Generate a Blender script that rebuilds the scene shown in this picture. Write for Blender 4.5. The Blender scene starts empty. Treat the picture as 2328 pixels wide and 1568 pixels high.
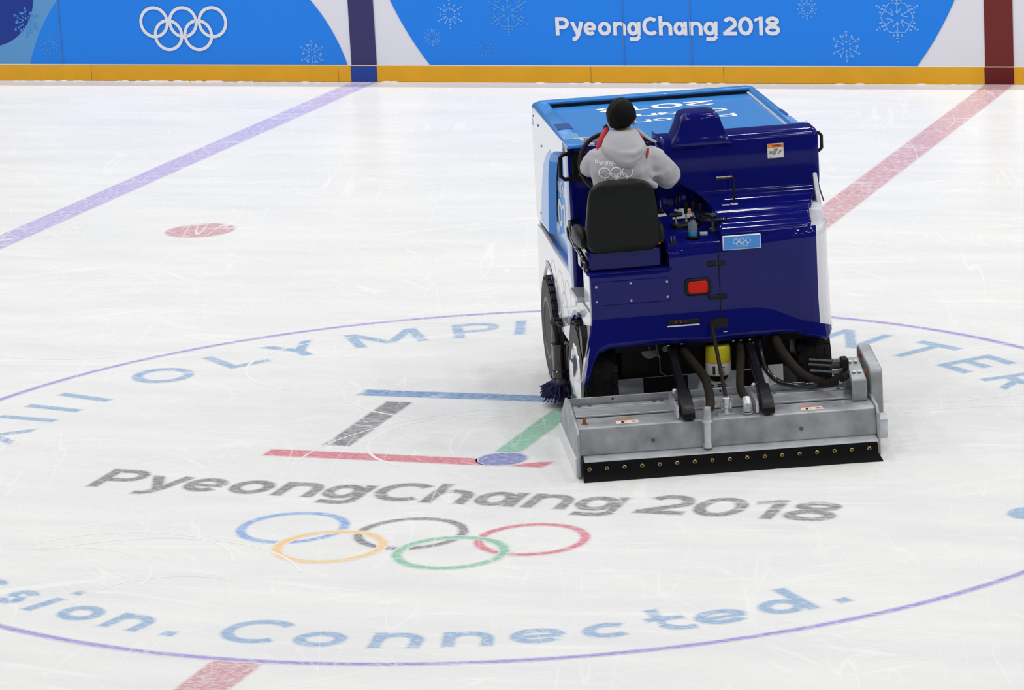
import bpy, bmesh, math, random
from mathutils import Vector, Matrix
from mathutils.bvhtree import BVHTree
random.seed(7)
SC = bpy.context.scene
COL = SC.collection
PI = math.pi
rad = math.radians

# ------------------------------------------------------------------ materials
def srgb(r, g, b):
    f = lambda c: (c/255/12.92) if c/255 <= .04045 else ((c/255+.055)/1.055)**2.4
    return (f(r), f(g), f(b), 1)

def mat(name, col, rough=.5, metal=0., coat=0., spec=.5, bump=0., bscale=60., var=0., vscale=8., trans=0., ior=1.45):
    m = bpy.data.materials.new(name); m.use_nodes = True
    nt = m.node_tree; b = nt.nodes['Principled BSDF']
    if len(col) == 3: col = (*col, 1)
    b.inputs['Base Color'].default_value = col
    b.inputs['Roughness'].default_value = rough
    b.inputs['Metallic'].default_value = metal
    b.inputs['Coat Weight'].default_value = coat
    b.inputs['Coat Roughness'].default_value = .04
    b.inputs['Specular IOR Level'].default_value = spec
    b.inputs['Transmission Weight'].default_value = trans
    b.inputs['IOR'].default_value = ior
    tc = nt.nodes.new('ShaderNodeTexCoord')
    n = nt.nodes.new('ShaderNodeTexNoise'); n.inputs['Scale'].default_value = vscale; n.inputs['Detail'].default_value = 5
    nt.links.new(tc.outputs['Object'], n.inputs['Vector'])
    r = nt.nodes.new('ShaderNodeMapRange')
    r.inputs['From Min'].default_value = .3; r.inputs['From Max'].default_value = .7
    r.inputs['To Min'].default_value = 1-var; r.inputs['To Max'].default_value = 1+var
    nt.links.new(n.outputs['Fac'], r.inputs['Value'])
    mx = nt.nodes.new('ShaderNodeMix'); mx.data_type = 'RGBA'; mx.blend_type = 'MULTIPLY'
    mx.inputs['Factor'].default_value = 1
    mx.inputs['A'].default_value = col
    nt.links.new(r.outputs['Result'], mx.inputs['B'])
    nt.links.new(mx.outputs['Result'], b.inputs['Base Color'])
    if bump:
        n2 = nt.nodes.new('ShaderNodeTexNoise'); n2.inputs['Scale'].default_value = bscale; n2.inputs['Detail'].default_value = 4
        nt.links.new(tc.outputs['Object'], n2.inputs['Vector'])
        bp = nt.nodes.new('ShaderNodeBump'); bp.inputs['Strength'].default_value = bump; bp.inputs['Distance'].default_value = .01
        nt.links.new(n2.outputs['Fac'], bp.inputs['Height']); nt.links.new(bp.outputs['Normal'], b.inputs['Normal'])
    return m

def scratch_nodes(nt):
    """scratched ice: long thin skate lines in several directions plus fine speckle -> (lines, speckle)"""
    N, L = nt.nodes, nt.links
    geo = N.new('ShaderNodeNewGeometry')
    def math_(op, a, b=None):
        m = N.new('ShaderNodeMath'); m.operation = op
        for i, v in enumerate((a, b)):
            if v is None: continue
            if isinstance(v, (int, float)): m.inputs[i].default_value = v
            else: L.new(v, m.inputs[i])
        return m.outputs[0]
    tot = None
    for ang, sx, sy, wd, off in ((12, .16, 2.3, .010, 0), (74, .2, 2.0, .009, 7), (-38, .15, 2.6, .010, 19), (41, .3, 3.2, .008, 31), (-8, .1, 4.0, .013, 43)):
        mp = N.new('ShaderNodeMapping'); mp.inputs['Rotation'].default_value = (0, 0, rad(ang))
        L.new(geo.outputs['Position'], mp.inputs['Vector'])
        mp2 = N.new('ShaderNodeMapping'); mp2.inputs['Scale'].default_value = (sx, sy, 1); mp2.inputs['Location'].default_value = (off, off*1.7, 0)
        L.new(mp.outputs['Vector'], mp2.inputs['Vector'])
        nz = N.new('ShaderNodeTexNoise'); nz.inputs['Scale'].default_value = 1.6; nz.inputs['Detail'].default_value = 1
        L.new(mp2.outputs['Vector'], nz.inputs['Vector'])
        d = math_('ABSOLUTE', math_('SUBTRACT', nz.outputs['Fac'], .5))
        ln = math_('MAXIMUM', math_('SUBTRACT', 1, math_('DIVIDE', d, wd)), 0)
        mk = N.new('ShaderNodeTexNoise'); mk.inputs['Scale'].default_value = 1.1
        mp3 = N.new('ShaderNodeMapping'); mp3.inputs['Location'].default_value = (off*3, off, 0)
        L.new(geo.outputs['Position'], mp3.inputs['Vector']); L.new(mp3.outputs['Vector'], mk.inputs['Vector'])
        mr = N.new('ShaderNodeMapRange'); mr.inputs['From Min'].default_value = .42; mr.inputs['From Max'].default_value = .62
        L.new(mk.outputs['Fac'], mr.inputs['Value'])
        ln = math_('MULTIPLY', ln, mr.outputs['Result'])
        tot = ln if tot is None else math_('MAXIMUM', tot, ln)
    mp = N.new('ShaderNodeMapping'); mp.inputs['Scale'].default_value = (14, 30, 1); mp.inputs['Rotation'].default_value = (0, 0, rad(9))
    L.new(geo.outputs['Position'], mp.inputs['Vector'])
    sp = N.new('ShaderNodeTexNoise'); sp.inputs['Scale'].default_value = 1.5; sp.inputs['Detail'].default_value = 6; sp.inputs['Roughness'].default_value = .7
    L.new(mp.outputs['Vector'], sp.inputs['Vector'])
    return tot, sp.outputs['Fac'], geo, math_

def ice_mat():
    m = bpy.data.materials.new('ice'); m.use_nodes = True
    nt = m.node_tree; b = nt.nodes['Principled BSDF']; N, L = nt.nodes, nt.links
    lines, sp, geo, math_ = scratch_nodes(nt)
    # broad, faint streaks left by the resurfacing passes
    mp = N.new('ShaderNodeMapping'); mp.inputs['Scale'].default_value = (.35, 1.6, 1); mp.inputs['Rotation'].default_value = (0, 0, rad(-18))
    L.new(geo.outputs['Position'], mp.inputs['Vector'])
    n = N.new('ShaderNodeTexNoise'); n.inputs['Scale'].default_value = 1.3; n.inputs['Detail'].default_value = 7; n.inputs['Roughness'].default_value = .62
    L.new(mp.outputs['Vector'], n.inputs['Vector'])
    cr = N.new('ShaderNodeValToRGB')
    cr.color_ramp.elements[0].position = .32; cr.color_ramp.elements[0].color = (.755, .765, .775, 1)
    cr.color_ramp.elements[1].position = .66; cr.color_ramp.elements[1].color = (.835, .84, .835, 1)
    L.new(n.outputs['Fac'], cr.inputs['Fac'])
    mx = N.new('ShaderNodeMix'); mx.data_type = 'RGBA'
    mx.inputs['B'].default_value = (.92, .92, .91, 1)
    L.new(cr.outputs['Color'], mx.inputs['A'])
    f = math_('ADD', math_('MULTIPLY', lines, .6), math_('MULTIPLY', math_('MAXIMUM', math_('SUBTRACT', sp, .62), 0), 2.0))
    f = math_('MINIMUM', f, 1)
    L.new(f, mx.inputs['Factor'])
    L.new(mx.outputs['Result'], b.inputs['Base Color'])
    b.inputs['IOR'].default_value = 1.31; b.inputs['Specular IOR Level'].default_value = .12
    rr = N.new('ShaderNodeMapRange'); rr.inputs['To Min'].default_value = .16; rr.inputs['To Max'].default_value = .42
    L.new(sp, rr.inputs['Value']); L.new(rr.outputs['Result'], b.inputs['Roughness'])
    bp = N.new('ShaderNodeBump'); bp.inputs['Strength'].default_value = .05; bp.inputs['Distance'].default_value = .01
    L.new(sp, bp.inputs['Height']); L.new(bp.outputs['Normal'], b.inputs['Normal'])
    return m

def paint_mat(name, col, fade=.12, wear=1.0):
    """pigment frozen under scratched ice"""
    m = bpy.data.materials.new(name); m.use_nodes = True
    nt = m.node_tree; b = nt.nodes['Principled BSDF']; N, L = nt.nodes, nt.links
    lines, sp, geo, math_ = scratch_nodes(nt)
    mx = N.new('ShaderNodeMix'); mx.data_type = 'RGBA'
    mx.inputs['A'].default_value = col; mx.inputs['B'].default_value = (.82, .82, .82, 1)
    s = math_('MULTIPLY', math_('MAXIMUM', math_('SUBTRACT', sp, .45), 0), 3.3*wear)
    f = math_('MINIMUM', math_('ADD', math_('ADD', math_('MULTIPLY', lines, .75*wear), s), fade), 1)
    L.new(f, mx.inputs['Factor']); L.new(mx.outputs['Result'], b.inputs['Base Color'])
    b.inputs['Roughness'].default_value = .28; b.inputs['IOR'].default_value = 1.31; b.inputs['Specular IOR Level'].default_value = .12
    return m

M = {}
M['ice'] = ice_mat()
PAINT = dict(p_blue=(148, 178, 211), p_logo_blue=(112, 150, 200), p_grey=(132, 132, 137), p_red=(214, 122, 138), p_green=(138, 194, 168), p_violet=(160, 146, 214), p_navy=(124, 132, 192),
             p_yellow=(240, 202, 142), p_line_blue=(180, 169, 221), p_line_red=(203, 150, 158), p_ring_blue=(136, 172, 222))
for k, c in PAINT.items():
    wr = 1.1 if 'line' in k else .7
    M[k] = [paint_mat(k, srgb(*c), .03, wr), paint_mat(k+'_soft', srgb(*c), .45, .5), paint_mat(k+'_faint', srgb(*c), .76, .3)]
M['p_skate'] = paint_mat('p_skate', (.87, .87, .86, 1), 0, .3)
M['navy'] = mat('gloss_navy', (.004, .006, .142), .07, spec=.33)
M['navy_dark'] = mat('navy_matte', (.005, .006, .06), .35, spec=.2)
M['lblue'] = mat('vinyl_light_blue', (.042, .285, .80), .3, coat=.5, var=.03)
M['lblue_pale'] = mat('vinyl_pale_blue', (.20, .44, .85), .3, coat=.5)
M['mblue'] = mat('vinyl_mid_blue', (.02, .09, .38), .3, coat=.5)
M['white'] = mat('white_gloss', (.74, .74, .80), .22, coat=.8)
M['white_vinyl'] = mat('white_vinyl', (.82, .83, .86), .4)
M['rubber'] = mat('black_rubber', (.004, .004, .004), .5, spec=.15, bump=.2, bscale=80)
M['tyre'] = mat('tyre_rubber', (.011, .011, .010), .5, spec=.25, bump=.3, bscale=60, var=.3)
M['tyre_side'] = mat('worn_tyre_side', (.05, .046, .04), .6, var=.3)
M['black'] = mat('black_plastic', (.005, .005, .006), .35, spec=.3)
M['black_gloss'] = mat('black_gloss', (.006, .006, .007), .15, coat=.6)
M['under'] = mat('black_steel', (.004, .004, .005), .5, spec=.2, var=.3)
M['galv'] = mat('galvanised_steel', (.37, .385, .40), .42, metal=.5, bump=.12, bscale=25, var=.28, vscale=7)
M['galv_light'] = mat('bright_aluminium', (.56, .58, .61), .35, metal=.6, bump=.05, var=.12, vscale=12)
M['galv_dark'] = mat('dull_zinc', (.14, .145, .155), .45, metal=.5, bump=.1, var=.3)
M['chrome'] = mat('chrome', (.8, .8, .8), .15, metal=1, bump=.25, bscale=14)
M['rim_bright'] = mat('bright_wheel_rim', (.78, .78, .80), .25, metal=.55, bump=.3, bscale=18, var=.25, vscale=14)
M['brass'] = mat('brass', (.65, .42, .16), .3, metal=.9)
M['hose'] = mat('brown_black_hose', (.016, .012, .009), .6, spec=.2, bump=.15)
M['grey_panel'] = mat('pale_grey_panel', (.55, .56, .57), .4)
M['bristle'] = mat('navy_bristle', (.012, .014, .075), .7)
M['red_lens'] = mat('red_lens', (.70, .015, .006), .25, spec=.25, bump=.4, bscale=120)
M['led_red'] = mat('small_red_led', (.5, .03, .02), .3)
M['orange'] = mat('orange_plastic', (.8, .25, .01), .4)
M['label_white'] = mat('label_white', (.78, .78, .76), .4)
M['label_orange'] = mat('label_orange', (.85, .19, .02), .4)
M['label_yellow'] = mat('label_yellow', (.75, .55, .03), .4)
M['label_black'] = mat('label_black', (.02, .02, .02), .4)
M['label_grey'] = mat('label_grey', (.30, .30, .31), .4)
M['filter_yellow'] = mat('filter_yellow', (.55, .48, .02), .35)
M['seat'] = mat('black_vinyl', (.009, .010, .010), .42, spec=.2, bump=.25, bscale=120)
M['jacket'] = mat('grey_jacket_cloth', (.47, .47, .50), .75, spec=.2, bump=.1, bscale=200)
M['jacket_dark'] = mat('dark_trouser_cloth', (.03, .03, .035), .8)
M['red_cloth'] = mat('red_lining', (.52, .02, .035), .55)
M['skin'] = mat('skin', (.50, .27, .18), .5)
M['hair'] = mat('black_hair', (.003, .0025, .0025), .5, spec=.12, bump=.6, bscale=160)
M['pet'] = mat('clear_bottle', (.75, .85, .95), .08, trans=.85, ior=1.33)
M['cyan'] = mat('cyan_label', (.01, .22, .40), .35)
M['rust'] = mat('rusty_hub', (.25, .10, .04), .7)
M['wall_white'] = mat('board_white', srgb(224, 225, 234), .4, spec=.3)
M['wall_blue'] = mat('board_blue', srgb(30, 127, 231), .4, spec=.3)
M['wall_lightblue'] = mat('board_light_blue', srgb(92, 150, 205), .4, spec=.3)
M['wall_dark'] = mat('board_dark_blue', srgb(26, 54, 140), .4, spec=.3)
M['wall_navy'] = mat('board_navy', srgb(56, 53, 102), .4, spec=.3)
M['wall_red'] = mat('board_red', srgb(108, 38, 36), .4, spec=.3)
M['kick_yellow'] = mat('kick_yellow', srgb(226, 166, 36), .4, spec=.3, var=.05, vscale=3)
M['kick_blue'] = mat('kick_blue', srgb(38, 68, 150), .4, spec=.3)
M['kick_red'] = mat('kick_red', srgb(100, 26, 26), .4, spec=.3)
M['flake'] = mat('flake_blue', srgb(110, 172, 240), .3)
M['flake_dim'] = mat('flake_dim_blue', srgb(72, 148, 228), .3)
M['seam'] = mat('seam_grey', srgb(90, 110, 150), .5)
M['print_white'] = mat('reflective_white_print', (.95, .95, .95), .4)
M['snow'] = mat('shaved_snow', (.86, .87, .88), .7, bump=.5, bscale=60)
M['bg'] = mat('dark_gauge', (.02, .02, .022), .3)

# ------------------------------------------------------------------ mesh builder
class MB:
    def __init__(s): s.v = []; s.f = []; s.m = []
    def add(s, vs, fs, mi=0):
        o = len(s.v); s.v += [tuple(v) for v in vs]
        for f in fs: s.f.append(tuple(i+o for i in f)); s.m.append(mi)
        return s
    def box(s, x0, x1, y0, y1, z0, z1, mi=0):
        v = [(x, y, z) for z in (z0, z1) for y in (y0, y1) for x in (x0, x1)]
        return s.add(v, [(0, 2, 3, 1), (4, 5, 7, 6), (0, 1, 5, 4), (2, 6, 7, 3), (0, 4, 6, 2), (1, 3, 7, 5)], mi)
    def prism(s, poly, ax, a, b, mi=0):
        """poly in the two axes other than ax (in order), extruded a..b along ax"""
        def P(p, t):
            q = list(p); q.insert('xyz'.index(ax), t); return q
        n = len(poly)
        ar = sum(poly[i][0]*poly[(i+1) % n][1]-poly[(i+1) % n][0]*poly[i][1] for i in range(n))
        if (ar > 0) == (ax == 'y'): poly = poly[::-1]
        v = [P(p, a) for p in poly]+[P(p, b) for p in poly]
        flip = a > b
        f = [tuple(range(n))[::-1], tuple(range(n, 2*n))]+[(i, (i+1) % n, n+(i+1) % n, n+i) for i in range(n)]
        if flip: f = [q[::-1] for q in f]
        return s.add(v, f, mi)
    def loft(s, rings, closed=True, cap=True, mi=0, wrap=False):
        n = len(rings[0]); k = len(rings); v = [p for r in rings for p in r]; f = []
        for i in range(k if wrap else k-1):
            for j in range(n if closed else n-1):
                a, b = i*n+j, i*n+(j+1) % n; c, d = ((i+1) % k)*n+(j+1) % n, ((i+1) % k)*n+j
                f.append((a, b, c, d))
        if cap and not wrap: f += [tuple(range(n))[::-1], tuple(range((k-1)*n, k*n))]
        return s.add(v, f, mi)
    def tube(s, pts, r, n=10, mi=0, wrap=False):
        pts = [Vector(p) for p in pts]; rings = []; up = None; k = len(pts)
        for i, p in enumerate(pts):
            if wrap: t = pts[(i+1) % k]-pts[i-1]
            else: t = pts[min(i+1, k-1)]-pts[max(i-1, 0)]
            t.normalize()
            if up is None:
                up = Vector((0, 0, 1)) if abs(t.z) < .9 else Vector((1, 0, 0))
            a = t.cross(up); a.normalize(); b = a.cross(t); up = b
            rr = r[i] if isinstance(r, (list, tuple)) else r
            rings.append([p+a*(rr*math.cos(2*PI*j/n))+b*(rr*math.sin(2*PI*j/n)) for j in range(n)])
        return s.loft(rings, mi=mi, wrap=wrap)
    def lathe(s, prof, c, axis='z', n=32, mi=0):
        """prof: (radius, height along axis)"""
        rings = []
        for r, h in prof:
            ring = []
            for j in range(n):
                a = 2*PI*j/n; u, w = r*math.cos(a), r*math.sin(a)
                d = {'z': (u, w, h), 'x': (h, u, w), 'y': (w, h, u)}[axis]
                ring.append((c[0]+d[0], c[1]+d[1], c[2]+d[2]))
            rings.append(ring)
        return s.loft(rings, mi=mi)
    def ell(s, c, r, n=20, k=14, mi=0):
        return s.lathe([(max(r[0]*math.sin(PI*i/k), 1e-4), -math.cos(PI*i/k)) for i in range(k+1)], (0, 0, 0), 'z', n, mi) if False else s._ell(c, r, n, k, mi)
    def _ell(s, c, r, n, k, mi):
        rings = []
        for i in range(k+1):
            a = PI*i/k; q = max(math.sin(a), 1e-3)
            rings.append([(c[0]+r[0]*q*math.cos(2*PI*j/n), c[1]+r[1]*q*math.sin(2*PI*j/n), c[2]-r[2]*math.cos(a)) for j in range(n)])
        return s.loft(rings, mi=mi)
    def mesh(s, name):
        me = bpy.data.meshes.new(name); me.from_pydata([tuple(v) for v in s.v], [], s.f)
        me.polygons.foreach_set('material_index', s.m); me.update(); return me
    def build(s, name, mats, parent=None, smooth=False, bevel=0., seg=2, loc=None, label=None, fixn=True, angle=40):
        me = s.mesh(name)
        if fixn:
            bm = bmesh.new(); bm.from_mesh(me); bmesh.ops.recalc_face_normals(bm, faces=bm.faces); bm.to_mesh(me); bm.free()
        if not isinstance(mats, (list, tuple)): mats = [mats]
        for m in mats: me.materials.append(m)
        if smooth:
            me.polygons.foreach_set('use_smooth', [True]*len(me.polygons))
            me.set_sharp_from_angle(angle=rad(angle))
        o = bpy.data.objects.new(name, me); COL.objects.link(o)
        if parent: o.parent = parent
        if loc: o.location = loc
        if bevel:
            md = o.modifiers.new('Bevel', 'BEVEL'); md.width = bevel; md.segments = seg; md.limit_method = 'ANGLE'; md.angle_limit = rad(35)
            me.polygons.foreach_set('use_smooth', [True]*len(me.polygons)); me.set_sharp_from_angle(angle=rad(50))
            md.harden_normals = False
        if label: o['label'] = label
        return o

def empty(name, loc, rz=0, label=None, cat=None, group=None):
    o = bpy.data.objects.new(name, None); COL.objects.link(o); o.location = loc; o.rotation_euler = (0, 0, rz)
    o.empty_display_size = .2
    if label: o['label'] = label
    if cat: o['category'] = cat
    if group: o['group'] = group
    return o

# ------------------------------------------------------------------ 2-D shapes: lettering, rings, flakes
def arc(cx, cy, rx, ry, a0, a1, n=14):
    return [(cx+rx*math.cos(rad(a0+(a1-a0)*i/n)), cy+ry*math.sin(rad(a0+(a1-a0)*i/n))) for i in range(n+1)]

GROW = 0.
def ribbon(pts, t, closed=False):
    """quads along a polyline of width t"""
    pts = list(pts); n = len(pts); L = []; R = []; t = t+2*GROW
    if GROW and not closed:
        for i, j in ((0, 1), (n-1, n-2)):
            d = Vector((pts[i][0]-pts[j][0], pts[i][1]-pts[j][1])); d.normalize(); pts[i] = (pts[i][0]+d.x*GROW, pts[i][1]+d.y*GROW)
    for i in range(n):
        if closed: a, b = pts[i-1], pts[(i+1) % n]
        else: a, b = pts[max(i-1, 0)], pts[min(i+1, n-1)]
        p = pts[i]
        if (closed or 0 < i < n-1):
            d1 = Vector((p[0]-a[0], p[1]-a[1])); d2 = Vector((b[0]-p[0], b[1]-p[1]))
            if d1.length < 1e-9 or d2.length < 1e-9: d = d1+d2; k = 1
            else:
                d1.normalize(); d2.normalize(); d = d1+d2
                if d.length < .2: d = d1.copy()
                d.normalize(); k = min(1/max(d.dot(d1), .35), 2.2)
        else: d = Vector((b[0]-a[0], b[1]-a[1])); d.normalize(); k = 1
        nx, ny = -d.y*t/2*k, d.x*t/2*k
        L.append((p[0]+nx, p[1]+ny)); R.append((p[0]-nx, p[1]-ny))
    q = []
    for i in range(n if closed else n-1):
        j = (i+1) % n; q.append([R[i], R[j], L[j], L[i]])
    return q

def diag(x0, y0, x1, y1, tw):      # slanted stroke with level ends
    if GROW:
        k = GROW/abs(y1-y0); x0, y0, x1, y1 = x0-(x1-x0)*k, y0-(y1-y0)*k, x1+(x1-x0)*k, y1+(y1-y0)*k; tw += 2.1*GROW
    return [[(x0-tw/2, y0), (x0+tw/2, y0), (x1+tw/2, y1), (x1-tw/2, y1)]]

def glyph(ch, w, t, xh=.75):
    h = t/2; R = ribbon
    if ch == 'P':
        b = .34; r = ((1-h)-(b+h))/2; cx = w-h-r
        return R([(h, 0), (h, 1)], t)+R([(h, 1-h)]+arc(cx, b+h+r, r, r, 90, -90)+[(h, b+h)], t)
    if ch == 'y':
        return R([(w-.55*t, xh), (.43*w+.12, .05), (.43*w+.02, -.12), (.30*w, -.19), (.10, -.19)], t)+diag(.55*t, xh, .43*w+.10, .02, t*1.06)
    if ch == 'e':
        return R(arc(w/2, xh/2, w/2-h, xh/2-h, 0, 318, 26), t)+R([(h, xh/2-.02), (w-h*.6, xh/2-.02)], t*.72)
    if ch in 'oO0':
        H = xh if ch == 'o' else 1
        return R(arc(w/2, H/2, w/2-h, H/2-h, 0, 360, 32)[:-1], t, True)
    if ch in 'nh':
        r = (w-t)/2
        return R([(h, 0), (h, xh if ch == 'n' else 1.04)], t)+R([(h, xh*.4)]+arc(w/2, xh-h-r*.9, r, r*.9, 180, 0)+[(w-h, 0)], t)
    if ch in 'agd':
        s = R(arc((w-h)/2, xh/2, (w-h)/2-h, xh/2-h, 0, 360, 26)[:-1], t, True)
        if ch == 'a': return s+R([(w-h, xh), (w-h, 0)], t)
        if ch == 'd': return s+R([(w-h, 1.05), (w-h, 0)], t)
        return s+R([(w-h, xh), (w-h, -.02)]+arc(w-h-.24, -.02, .24, .18, 0, -90, 8)+[(.12, -.17)], t)
    if ch == 'C': return R(arc(w*.56, .5, w*.56-h, .5-h, 46, 314, 24), t)
    if ch == 'c': return R(arc(w*.56, xh/2, w*.56-h, xh/2-h, 48, 312, 20), t)
    if ch == '2':
        r = w/2-h
        return R(arc(w/2, 1-h-r, r, r, 155, -25, 12)+[(h*1.35, t*.8)], t)+R([(0, h), (w, h)], t)
    if ch == '1': return R([(w-h, 0), (w-h, 1)], t)+diag(.12, .80, w-h, .93, .0001)+R([(0.02, .80), (w-h, .94)], t*.72)
    if ch == '8':
        return R(arc(w/2, .285, w/2-h, .285-h*.95, 0, 360, 24)[:-1], t, True)+R(arc(w/2, .765, (w/2-h)*.86, .235-h*.95, 0, 360, 22)[:-1], t, True)
    if ch == 'I': return R([(w/2, 0), (w/2, 1)], t)
    if ch == 'L': return R([(h, 0), (h, 1)], t)+R([(0, h), (w, h)], t)
    if ch == 'T': return R([(w/2, 0), (w/2, 1)], t)+R([(0, 1-h), (w, 1-h)], t)
    if ch == 'E': return R([(h, 0), (h, 1)], t)+R([(0, h), (w, h)], t)+R([(0, 1-h), (w, 1-h)], t)+R([(0, .5), (w*.9, .5)], t)
    if ch == 'R': return glyph('P', w, t)+diag(w*.5, .4, w-h, 0, t*1.15)
    if ch == 'Y': return R([(w/2, 0), (w/2, .45)], t)+diag(h, 1, w/2, .38, t*1.15)+diag(w-h, 1, w/2, .38, t*1.15)
    if ch == 'X': return diag(h, 1, w-h, 0, t*1.2)+diag(w-h, 1, h, 0, t*1.2)
    if ch == 'N': return R([(h, 0), (h, 1)], t)+R([(w-h, 0), (w-h, 1)], t)+diag(h, 1, w-h, 0, t*1.2)
    if ch == 'M': return R([(h, 0), (h, 1)], t)+R([(w-h, 0), (w-h, 1)], t)+diag(h, 1, w/2, .12, t*1.15)+diag(w-h, 1, w/2, .12, t*1.15)
    if ch == 's':
        r = (xh-t)/4
        return R(arc(w/2, xh-h-r, w/2-h, r, 25, 270, 12)+arc(w/2, h+r, w/2-h, r, 90, -155, 12), t)
    if ch == 'i': return R([(w/2, 0), (w/2, xh)], t)+R([(w/2, .88), (w/2, 1.03)], t)
    if ch == 't': return R([(w*.36, 1.0), (w*.36, .34)]+arc(w*.36+.24, .34, .24, .34-h, 180, 270, 6)+[(w+.06, h)], t)+R([(0, xh-h), (w, xh-h)], t)
    if ch == '.': return R([(w/2, 0), (w/2, t*1.1)], t*1.1)
    return []

PC = [('P', 0, 128), ('y', 138, 128), ('e', 265, 120), ('o', 400, 123), ('n', 542, 121), ('g', 672, 128), ('C', 815, 143), ('h', 968, 124), ('a', 1105, 125), ('n', 1250, 122), ('g', 1382, 130), ('2', 1560, 128), ('0', 1698, 137), ('1', 1845, 80), ('8', 1945, 135)]

def word(spec, t=.2, scale=1/176):
    """list of 2-D polys in cap-height units"""
    q = []
    for ch, x, w in spec:
        for poly in glyph(ch, w*scale, t): q.append([(px+x*scale, py) for px, py in poly])
    return q
def simple_word(txt, t=.2, widths=None):
    W = dict(P=.70, y=.74, e=.68, o=.70, n=.69, g=.73, C=.80, h=.69, a=.70); W.update({'2': .72, '0': .78, '1': .45, '8': .77, ' ': .3})
    x = 0; q = []
    for ch in txt:
        for poly in glyph(ch, W[ch], t): q.append([(a+x, b) for a, b in poly])
        x += W[ch]+.06
    return q, x-.06

def rings2d(r, t):
    """interlocked five-ring emblem, r = outer radius, centred on the top-middle ring; list of five"""
    s = 2.24*r
    out = []
    for cx, cy in ((-s, 0), (0, 0), (s, 0), (-s/2, -r), (s/2, -r)):
        out.append(ribbon(arc(cx, cy, r-t/2, r-t/2, 0, 360, 48)[:-1], t, True))
    return out

def flat(polys, fn, mb=None, mi=0, step=6e-5):
    mb = mb or MB()
    for i, p in enumerate(polys):      # hair-thin steps so that crossing strokes never share one plane
        vs = [Vector(fn(*q)) for q in p]
        nrm = (vs[1]-vs[0]).cross(vs[2]-vs[1]); ax = max(range(3), key=lambda k: abs(nrm[k])); d = ((i*.6180339) % 1)*step
        if ax == 2: vs = [v+Vector((0, 0, d)) for v in vs]
        else: vs = [v-Vector((0, d, 0)) if ax == 1 else v-Vector((d, 0, 0)) for v in vs]
        mb.add(vs, [tuple(range(len(p)))], mi)
    return mb

# ------------------------------------------------------------------ the place: camera, ice, boards, lamps
yaw, pit, rol = -0.35866285, 0.22758308, -0.05441572
f_ = Vector((math.sin(yaw)*math.cos(pit), math.cos(yaw)*math.cos(pit), -math.sin(pit)))
r_ = Vector((math.cos(yaw), -math.sin(yaw), 0)); u_ = r_.cross(f_)
r2 = r_*math.cos(rol)+u_*math.sin(rol); u2 = -r_*math.sin(rol)+u_*math.cos(rol)
cam = bpy.data.cameras.new('camera'); co = bpy.data.objects.new('camera', cam); COL.objects.link(co)
cm = Matrix.Identity(4)
for i in range(3): cm[i][0], cm[i][1], cm[i][2] = r2[i], u2[i], -f_[i]
cm.translation = Vector((8.45375199, -22.37721717, 6.30160708)); co.matrix_world = cm
cam.sensor_width = 36; cam.lens = 8414.3464753/2328*36; cam.clip_end = 300
SC.camera = co

fl = MB().box(-30, 30, -15, 15.02, -.06, 0).build('floor', M['ice'])
fl['kind'] = 'structure'; fl['label'] = 'white scratched ice surface of the rink'

def grow_poly(p, e):
    """push a convex outline outwards by e"""
    n = len(p); A = sum(p[i][0]*p[(i+1) % n][1]-p[(i+1) % n][0]*p[i][1] for i in range(n)); sg = 1 if A > 0 else -1; out = []
    for i in range(n):
        d1 = Vector((p[i][0]-p[i-1][0], p[i][1]-p[i-1][1])).normalized(); d2 = Vector((p[(i+1) % n][0]-p[i][0], p[(i+1) % n][1]-p[i][1])).normalized()
        n1 = Vector((d1.y, -d1.x))*sg; n2 = Vector((d2.y, -d2.x))*sg; m = n1+n2; m.normalize()
        m *= e/max(m.dot(n1), .4); out.append((p[i][0]+m.x, p[i][1]+m.y))
    return out
def ground_part(name, polys, m, z, label=None, blur=.016, unit=1.):
    """polys: a list of convex outlines, or a function that draws ribbons. The pigment lies under the ice, so its edge spreads over ~2 cm: three nested outlines"""
    global GROW
    mb = MB()
    for mi, e in ((2, blur), (1, blur*.45), (0, -blur*.25)):
        if callable(polys): GROW = e/unit; q = polys(); GROW = 0.
        else: q = [grow_poly(p, e) for p in polys]
        flat(q, lambda x, y: (x, y, z-.0001*mi), mb, mi)
    return mb.build(name, m, fl, fixn=False, label=label)
def ring_polys(cx, cy, r, t, n=160): return ribbon(arc(cx, cy, r-t/2, r-t/2, 0, 360, n)[:-1], t, True)
def disc(cx, cy, r, n=48): return [[(cx+r*math.cos(2*PI*i/n), cy+r*math.sin(2*PI*i/n)) for i in range(n)]]
BX = -7.1135
ground_part('centre_line', [[(-.15, -15), (.15, -15), (.15, -4.44), (-.15, -4.44)], [(-.15, 4.44), (.15, 4.44), (.15, 15), (-.15, 15)]], M['p_line_red'], .0004, 'wide faded red line under the ice')
ground_part('blue_line', [[(BX-.15, -15), (BX+.15, -15), (BX+.15, 15), (BX-.15, 15)]], M['p_line_blue'], .0004, 'wide faded violet-blue line under the ice')
ground_part('faceoff_spot', disc(BX+1.65, 7.0, .31), M['p_line_red'], .0004, 'round faded red spot on the ice')
ground_part('centre_circle', lambda: ring_polys(0, 0, 4.445, .05, 220), M['p_violet'], .0006, 'thin violet circle line around the emblem')

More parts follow.
